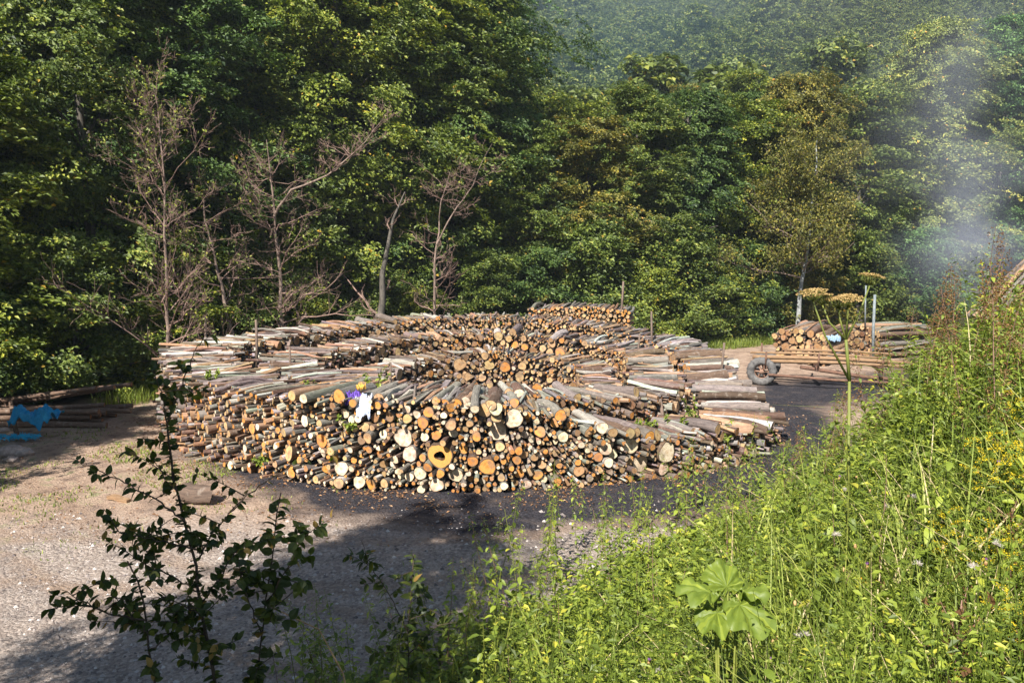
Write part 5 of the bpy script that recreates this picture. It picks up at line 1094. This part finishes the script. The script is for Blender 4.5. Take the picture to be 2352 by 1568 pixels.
def big_leaf_plant(px, py, y, label):
    c = D(px, py, y); z = hz1(c.x, c.y); root = empty('butterbur', (c.x, c.y, z), 0, label, 'plant'); g = np.random.default_rng(71); top = c.z-z
    for k, (az, L, hh, el, rx) in enumerate(((5.3, .17, .0, -.2, .04), (1.7, .13, .04, 1.0, .02), (2.9, .15, .03, .3, -.03), (.5, .13, .03, .15, .05), (4.3, .13, -.04, -.1, -.03))):
        st = np.array([rx*.5, 0, 0]); cen = np.array([rx+math.cos(az)*.02, math.sin(az)*.02, top+hh]); MB().tube([st-[0, 0, .05], (st+cen)/2+[.02, 0, .03], cen], [.008, .006, .005], 6).build('leaf_stalk', M['stem'], root, None, True)
        d = np.array([math.cos(az), math.sin(az), el]); d /= np.linalg.norm(d); s = np.cross(d, [0, 0, 1.]); s /= np.linalg.norm(s); n_ = np.cross(s, d); m = 57; ax = np.linspace(-math.pi, math.pi, m); V = []; ringsn = 7
        for i in range(ringsn):
            f = i/(ringsn-1)
            for a in ax:
                rr = L*(.62+.38*math.cos(a))*(1-.55*math.exp(-((abs(a)-math.pi)/.35)**2))*f*(1+(.035*math.sin(a*11)+.03*math.sin(a*7+k))*(f > .8)); fold = .10*abs(math.sin(a))*rr-.30*rr*rr/L*(math.cos(a) > 0)+.022*math.cos(a*9)*f+.012*math.sin(f*14+a*3)*f
                V.append(cen+d*(rr*math.cos(a)*1.1+.02)+s*rr*math.sin(a)*1.05+n_*fold)
        idx = np.arange(ringsn*m).reshape(ringsn, m); q = np.stack([idx[:-1, :-1], idx[:-1, 1:], idx[1:, 1:], idx[1:, :-1]], -1).reshape(-1, 4)
        v = .40+.25*np.tile((np.arange(m-1) % 8 == 0), ringsn-1)+g.normal(0, .04, (ringsn-1)*(m-1)); plant('leaf', V, [q], 'weed_leaf', root, v, smooth=True)
big_leaf_plant(1665, 1378, 3.6, 'butterbur plant with very large bright green heart leaves among the grass')

def dock(seed, H=.9):
    g = np.random.default_rng(seed); root = empty('dried_dock', (0, 0, -40), 0, 'x', 'plant', 'dried brown plants at the right'); mb = MB(); C = []; t = np.linspace(0, 1, 6); P = np.stack([.04*t**2, .05*t, t*H-.05], -1); mb.tube(P, list(.006*(1-.5*t)), 6)
    for k in range(12):
        u = .3+.68*k/12; s = np.array([np.interp(u, t, P[:, i]) for i in range(3)]); a = k*2.4; L = .24*(1.2-u)+.04; e = s+np.array([math.cos(a)*L*.6, math.sin(a)*L*.6, L]); mb.tube([s, e], .002, 4); C += [s*(1-w)+e*w+g.normal(0, .008, 3) for w in np.linspace(.2, 1, 26)]
    mb.build('stem', M['red_stem'], root, None, True); C = np.array(C); V, q = leaf_quads(C, g.normal(0, 1, C.shape), g.normal(0, 1, C.shape), .014, .010); V2, q2 = leaf_quads(P[g.integers(1, 6, 22)]+g.normal(0, .05, (22, 3)), g.normal(0, 1, (22, 3)), g.normal(0, 1, (22, 3)), .08, .035, .5)
    plant('withered_leaves', np.concatenate([V, V2]), [np.concatenate([q, q2+len(V)])], 'dry_leaf', root, g.uniform(0, .7, len(q)+22)); return root
DP = [dock(81), dock(82, .7)]
pts = [(float(D(px, 1300, y).x), y) for px, y in ((2320, 3.0), (2345, 3.3), (2270, 2.8), (2225, 3.1), (2300, 2.5), (2335, 4.0))]
place_many(DP, pts, 'dried reddish brown seed plant at the lower right, %s from the left', (1, 1, 1), srange=(.75, 1))
for p in NP+SP+TP+FP+GP+DP:
    for ch in list(p.children): bpy.data.objects.remove(ch)
    bpy.data.objects.remove(p)
# bent dry stalk and a clump of long blades
a = [npv(D(605, 1384, 4.6)), npv(D(733, 1444, 4.3)), npv(D(788, 1545, 4.0)), npv(D(800, 1600, 3.9))]; b = a[3].copy()
tag(MB().tube([p_-b for p_ in a], [.003, .004, .005, .005], 6).build('dry_stalk', M['seed'], None, b, True), 'pale bent dry stalk at the bottom, right of the dark saplings', 'stalk')
def clump(px, y, n, H, label, seed):
    g = np.random.default_rng(seed); x = float(D(px, 1500, y).x); z = hz1(x, y)
    P = np.stack([g.normal(0, .03, n), g.normal(0, .03, n), np.full(n, -.03)], -1); V, q, f = blades(P, g.uniform(.6, 1, n)*H, g.uniform(.008, .013, n), g, .3)
    tag(obj('grass_clump', mesh('grass_clump', V, [q], [M['grass']], None, [fattr(g.uniform(.35, .8, n), f)]), None, (x, y, z)), label, 'grass clump', 'clumps of long grass')
clump(805, 3.5, 14, .62, 'clump of long upright grass blades at the bottom, right of the dry stalk', 1)
clump(1640, 3.35, 34, .62, 'clump of fine grass blades crossing before the butterbur leaves', 8)
clump(1950, 4.7, 70, 1.05, 'dense tall grass clump round the foot of the hogweed stem', 7)
clump(1560, 3.3, 26, .75, 'clump of arching grass left of the big butterbur leaves', 2); clump(2020, 5.5, 34, .85, 'clump of pale upright grass under the hogweed', 3); clump(1900, 3.0, 26, .7, 'clump of dark arching grass near the bottom right of centre', 4)
clump(1100, 3.0, 22, .6, 'clump of arching grass low in the bottom centre', 5)

# dark saplings
def z3(x, y): return x*.5422, y*.5422+717.8
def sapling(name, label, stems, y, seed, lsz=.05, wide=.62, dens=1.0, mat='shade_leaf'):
    g = np.random.default_rng(seed); b = D(*stems[0][0][0], y); base = np.array([b.x, b.y, hz1(b.x, b.y)-.1]); root = empty(name, base, 0, label, 'sapling', 'dark saplings on the near bank')
    mb = MB(); LC, LD = [], []
    def poly(pts, dy, r0, r1, first=False):
        W_ = [npv(D(px, py, y+dy*(i/len(pts)))) for i, (px, py) in enumerate(pts)]
        if first: W_ = [np.array([W_[0][0], W_[0][1], base[2]])]+W_
        n = max(8, len(W_)*4); c = np.array(W_); sg = np.concatenate([[0], np.cumsum(np.linalg.norm(np.diff(c, axis=0), axis=1))]); tt = np.linspace(0, sg[-1], n)
        P = np.stack([np.interp(tt, sg, c[:, k]) for k in range(3)], -1); P[1:-1] = (P[:-2]+P[1:-1]*2+P[2:])/4; P[1:-1] += g.normal(0, .004, P[1:-1].shape); mb.tube(P-base, list(np.linspace(r0, r1, n)), 7); return P, sg[-1]
    def leaves(P, L, f0=.25, per=34, sc=1.):
        n = int(L*per*dens); t = g.uniform(f0, 1, n); i = np.minimum((t*(len(P)-1)).astype(int), len(P)-2); fr = (t*(len(P)-1)-i)[:, None]; S = P[i]*(1-fr)+P[i+1]*fr
        d = P[i+1]-P[i]; d /= np.linalg.norm(d, axis=1, keepdims=True); o = g.normal(0, 1, (n, 3)); o -= (o*d).sum(1, keepdims=True)*d; o /= np.linalg.norm(o, axis=1, keepdims=True); dd = o+d*.5-np.array([0, 0, .25])
        LC.append(S-base); LD.append(np.concatenate([dd, np.full((n, 1), sc)], 1))
    for pts, dy, r0, r1, lv, tw in stems:
        first = pts is stems[0][0] or lv == 'root'
        P, L = poly(pts, dy, r0, r1, first)
        if lv != 0: leaves(P, L, .25 if first else .1, 30 if lv == 'root' or lv == 1 else lv)
        for k in range(tw):
            i = g.integers(len(P)//4, len(P)-1); a = g.uniform(0, 6.28); Lb = g.uniform(.10, .30); d = np.array([math.cos(a), math.sin(a)*.6, g.uniform(-.1, .8)]); Q = np.array([P[i]+d*Lb*u+np.array([0, 0, -.15])*Lb*u*u for u in np.linspace(0, 1, 5)])
            mb.tube(Q-base, list(np.linspace(.003, .0012, 5)), 4); leaves(Q, Lb, .1, 38)
    mb.build('stem', M['dark_stem'], root, None, True)
    C = np.concatenate(LC); Dd = np.concatenate(LD); n = len(C); l = lsz*g.uniform(.6, 1.15, n)*Dd[:, 3]
    V, q, t3 = leaf_detail(C, Dd[:, :3], g.normal(0, .55, (n, 3))+[0, 0, 1], l, l*wide, g.uniform(0, .5, n)); v = np.clip(g.normal(.4, .25, n), 0, .9); v = np.where(g.uniform(size=n) < .04, 1, v)
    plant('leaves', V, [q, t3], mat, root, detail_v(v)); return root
Z = lambda *p: [z3(*q) for q in p]
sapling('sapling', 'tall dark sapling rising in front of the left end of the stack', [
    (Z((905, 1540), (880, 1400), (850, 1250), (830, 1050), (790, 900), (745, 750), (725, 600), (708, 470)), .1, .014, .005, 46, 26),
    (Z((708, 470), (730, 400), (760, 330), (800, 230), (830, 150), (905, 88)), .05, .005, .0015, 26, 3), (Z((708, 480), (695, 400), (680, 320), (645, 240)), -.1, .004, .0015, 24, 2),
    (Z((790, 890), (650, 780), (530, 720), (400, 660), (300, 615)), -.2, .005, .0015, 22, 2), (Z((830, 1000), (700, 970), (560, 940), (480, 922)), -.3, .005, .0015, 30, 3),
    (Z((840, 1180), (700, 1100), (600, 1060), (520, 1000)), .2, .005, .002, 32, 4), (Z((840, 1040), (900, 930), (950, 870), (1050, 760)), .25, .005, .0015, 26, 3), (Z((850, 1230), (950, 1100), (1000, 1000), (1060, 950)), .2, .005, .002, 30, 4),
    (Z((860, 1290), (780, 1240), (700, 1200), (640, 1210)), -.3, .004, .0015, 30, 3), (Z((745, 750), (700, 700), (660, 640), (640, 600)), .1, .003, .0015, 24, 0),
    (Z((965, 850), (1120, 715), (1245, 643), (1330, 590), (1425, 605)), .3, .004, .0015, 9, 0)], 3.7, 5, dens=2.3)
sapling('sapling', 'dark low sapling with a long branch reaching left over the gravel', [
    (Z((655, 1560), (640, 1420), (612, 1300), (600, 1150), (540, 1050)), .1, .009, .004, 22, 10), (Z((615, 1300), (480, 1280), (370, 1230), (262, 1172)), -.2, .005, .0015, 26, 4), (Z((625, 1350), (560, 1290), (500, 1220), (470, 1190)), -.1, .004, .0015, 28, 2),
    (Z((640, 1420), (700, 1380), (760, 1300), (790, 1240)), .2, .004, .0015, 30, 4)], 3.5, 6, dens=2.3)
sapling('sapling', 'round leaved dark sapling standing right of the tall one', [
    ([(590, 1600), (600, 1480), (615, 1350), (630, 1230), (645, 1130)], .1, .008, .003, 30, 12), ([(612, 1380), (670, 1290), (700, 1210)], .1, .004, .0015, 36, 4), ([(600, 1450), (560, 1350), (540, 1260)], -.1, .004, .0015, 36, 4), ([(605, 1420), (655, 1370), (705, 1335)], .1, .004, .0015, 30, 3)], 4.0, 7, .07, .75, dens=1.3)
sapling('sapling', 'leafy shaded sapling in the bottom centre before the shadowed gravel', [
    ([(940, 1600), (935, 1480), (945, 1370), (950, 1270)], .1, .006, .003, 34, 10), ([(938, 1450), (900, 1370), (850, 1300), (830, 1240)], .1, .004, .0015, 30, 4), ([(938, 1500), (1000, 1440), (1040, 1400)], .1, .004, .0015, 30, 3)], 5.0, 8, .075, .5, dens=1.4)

# leafy sprigs left on the stack
def sprig(px, py, y, L, label, seed, n=110, ls=.09):
    g = np.random.default_rng(seed); c = npv(D(px, py, y)); root = empty('leafy_sprig', c, 0, label, 'sprig', 'green sprigs on the stack'); mb = MB(); C, Dd = [], []
    for k in range(5):
        a = g.uniform(0, 6.28); e = np.array([math.cos(a)*L*.6, math.sin(a)*L*.3-.1, L*g.uniform(.2, 1)]); mb.tube([(0, 0, -.1), e*.5, e], [.006, .004, .002], 5)
        for j in range(n//5): w = g.uniform(.3, 1); C.append(e*w); Dd.append(g.normal(0, 1, 3))
    mb.build('stem', M['stem'], root, None, True); C = np.array(C); m = len(C); l = g.uniform(.6, 1.2, m)*ls; V, q, t3 = leaf_detail(C, np.array(Dd), g.normal(0, .5, (m, 3))+[0, 0, 1], l, l*.5, .3); plant('leaves', V, [q, t3], 'weed_leaf', root, detail_v(g.uniform(.2, .8, m)))
for k, (px, py, y, L, lb) in enumerate(((728, 905, 17.0, .45, 'green sprig poking from the logs left of the rags'), (858, 895, 16.9, .6, 'tall green sprig standing behind the white rag'), (925, 985, 15.2, .35, 'green sprig hanging on the front face above a large cream log'),
        (800, 985, 15.2, .3, 'small green sprig in the front face under the purple rag'), (1600, 965, 17.4, .6, 'wide green sprig over the low right part of the stack'), (1545, 985, 16.8, .5, 'pale green sprig near the leaning stake'), (1480, 985, 16.4, .4, 'green sprig behind the corner birch log'),
        (1650, 1010, 16.6, .5, 'green sprig at the low right end of the stack'), (490, 870, 17.6, .3, 'green sprig on the left rim of the stack'), (600, 1068, 15.9, .25, 'tiny green sprig at the foot of the left face'))):
    sprig(px, py, y, L, lb, 200+k)

# ---------------------------------------------------------------- haze and smoke
def volume_box(name, lo, hi, mat, label):
    c = [(a+b)/2 for a, b in zip(lo, hi)]; d = [b-a for a, b in zip(lo, hi)]; o = MB().box((0, 0, 0), d).build(name, mat, None, c); return tag(o, label, 'haze' if name == 'haze' else 'smoke', None, 'stuff')
hm = bpy.data.materials.new('haze_air'); hm.use_nodes = True; t_ = hm.node_tree; t_.nodes.remove(t_.nodes['Principled BSDF']); pv = t_.nodes.new('ShaderNodeVolumePrincipled')
pv.inputs['Color'].default_value = (.78, .90, 1.0, 1); pv.inputs['Density'].default_value = .0005; pv.inputs['Anisotropy'].default_value = 0.1; t_.links.new(pv.outputs[0], t_.nodes['Material Output'].inputs['Volume'])
volume_box('haze', (-425, -62, -20), (425, 425, 190), hm, 'thin bluish air between the yard and the far slope')

sm_ = bpy.data.materials.new('drifting_smoke'); sm_.use_nodes = True; t_ = sm_.node_tree; t_.nodes.remove(t_.nodes['Principled BSDF']); pv = t_.nodes.new('ShaderNodeVolumePrincipled')
tc = t_.nodes.new('ShaderNodeTexCoord'); mp = t_.nodes.new('ShaderNodeMapping'); mp.vector_type = 'TEXTURE'; t_.links.new(tc.outputs['Object'], mp.inputs[0])
def sphere_term(loc, scale, rot=(0, 0, 0)):
    m = t_.nodes.new('ShaderNodeMapping'); m.vector_type = 'TEXTURE'; m.inputs[1].default_value = loc; m.inputs[2].default_value = rot; m.inputs[3].default_value = scale; t_.links.new(tc.outputs['Object'], m.inputs[0])
    gr = t_.nodes.new('ShaderNodeTexGradient'); gr.gradient_type = 'QUADRATIC_SPHERE'; t_.links.new(m.outputs[0], gr.inputs[0]); return gr.outputs['Fac']
def mth(op, a, b):
    n = t_.nodes.new('ShaderNodeMath'); n.operation = op
    for i, v in enumerate((a, b)):
        if hasattr(v, 'is_linked'): t_.links.new(v, n.inputs[i])
        else: n.inputs[i].default_value = v
    return n.outputs[0]
nz = t_.nodes.new('ShaderNodeTexNoise'); nz.inputs['Scale'].default_value = .28; nz.inputs['Detail'].default_value = 3; t_.links.new(tc.outputs['Object'], nz.inputs['Vector'])
a = sphere_term((7, 0, -5.5), (4.2, 3.5, 4.5)); b = sphere_term((6.0, 0, -1.5), (6.0, 4.5, 7.5), (0, R(-12), 0)); c = sphere_term((-.5, 1, 4), (7, 4, 5))
e_ = sphere_term((-6, 1, 5.5), (7, 4, 5)); dn = mth('ADD', mth('MULTIPLY', e_, .07), mth('ADD', mth('ADD', mth('MULTIPLY', a, .42), mth('MULTIPLY', b, .10)), mth('MULTIPLY', c, .03))); nn = mth('MULTIPLY', mth('MAXIMUM', mth('SUBTRACT', nz.outputs['Fac'], .36), 0.0), 4.0)
t_.links.new(mth('MULTIPLY', dn, nn), pv.inputs['Density']); pv.inputs['Color'].default_value = (.80, .86, 1.0, 1); t_.links.new(pv.outputs[0], t_.nodes['Material Output'].inputs['Volume'])
volume_box('smoke', (-3, 26.5, .6), (25, 35.5, 20), sm_, 'blue grey smoke drifting up from the kiln at the right edge')

vm = bpy.data.materials.new('added_slope_haze'); vm.use_nodes = True; t_ = vm.node_tree; t_.nodes.remove(t_.nodes['Principled BSDF']); pv = t_.nodes.new('ShaderNodeVolumePrincipled'); tc = t_.nodes.new('ShaderNodeTexCoord')
nz = t_.nodes.new('ShaderNodeTexNoise'); nz.inputs['Scale'].default_value = .06; nz.inputs['Detail'].default_value = 2; t_.links.new(tc.outputs['Object'], nz.inputs['Vector'])
a = sphere_term((-12, 0, 0), (34, 26, 22)); b = sphere_term((26, 0, -6), (40, 26, 22))
t_.links.new(mth('MULTIPLY', mth('ADD', mth('MULTIPLY', a, .0065), mth('MULTIPLY', b, .002)), mth('MULTIPLY', mth('MAXIMUM', mth('SUBTRACT', nz.outputs['Fac'], .25), 0.0), 3.0)), pv.inputs['Density'])
pv.inputs['Color'].default_value = (.45, .88, 1.0, 1); t_.links.new(pv.outputs[0], t_.nodes['Material Output'].inputs['Volume'])
volume_box('smoke', (-22, 62, 0), (70, 112, 56), vm, 'thin blue veil of haze added before the far slope')  # extra haze volume, added to make only the far slope bluer
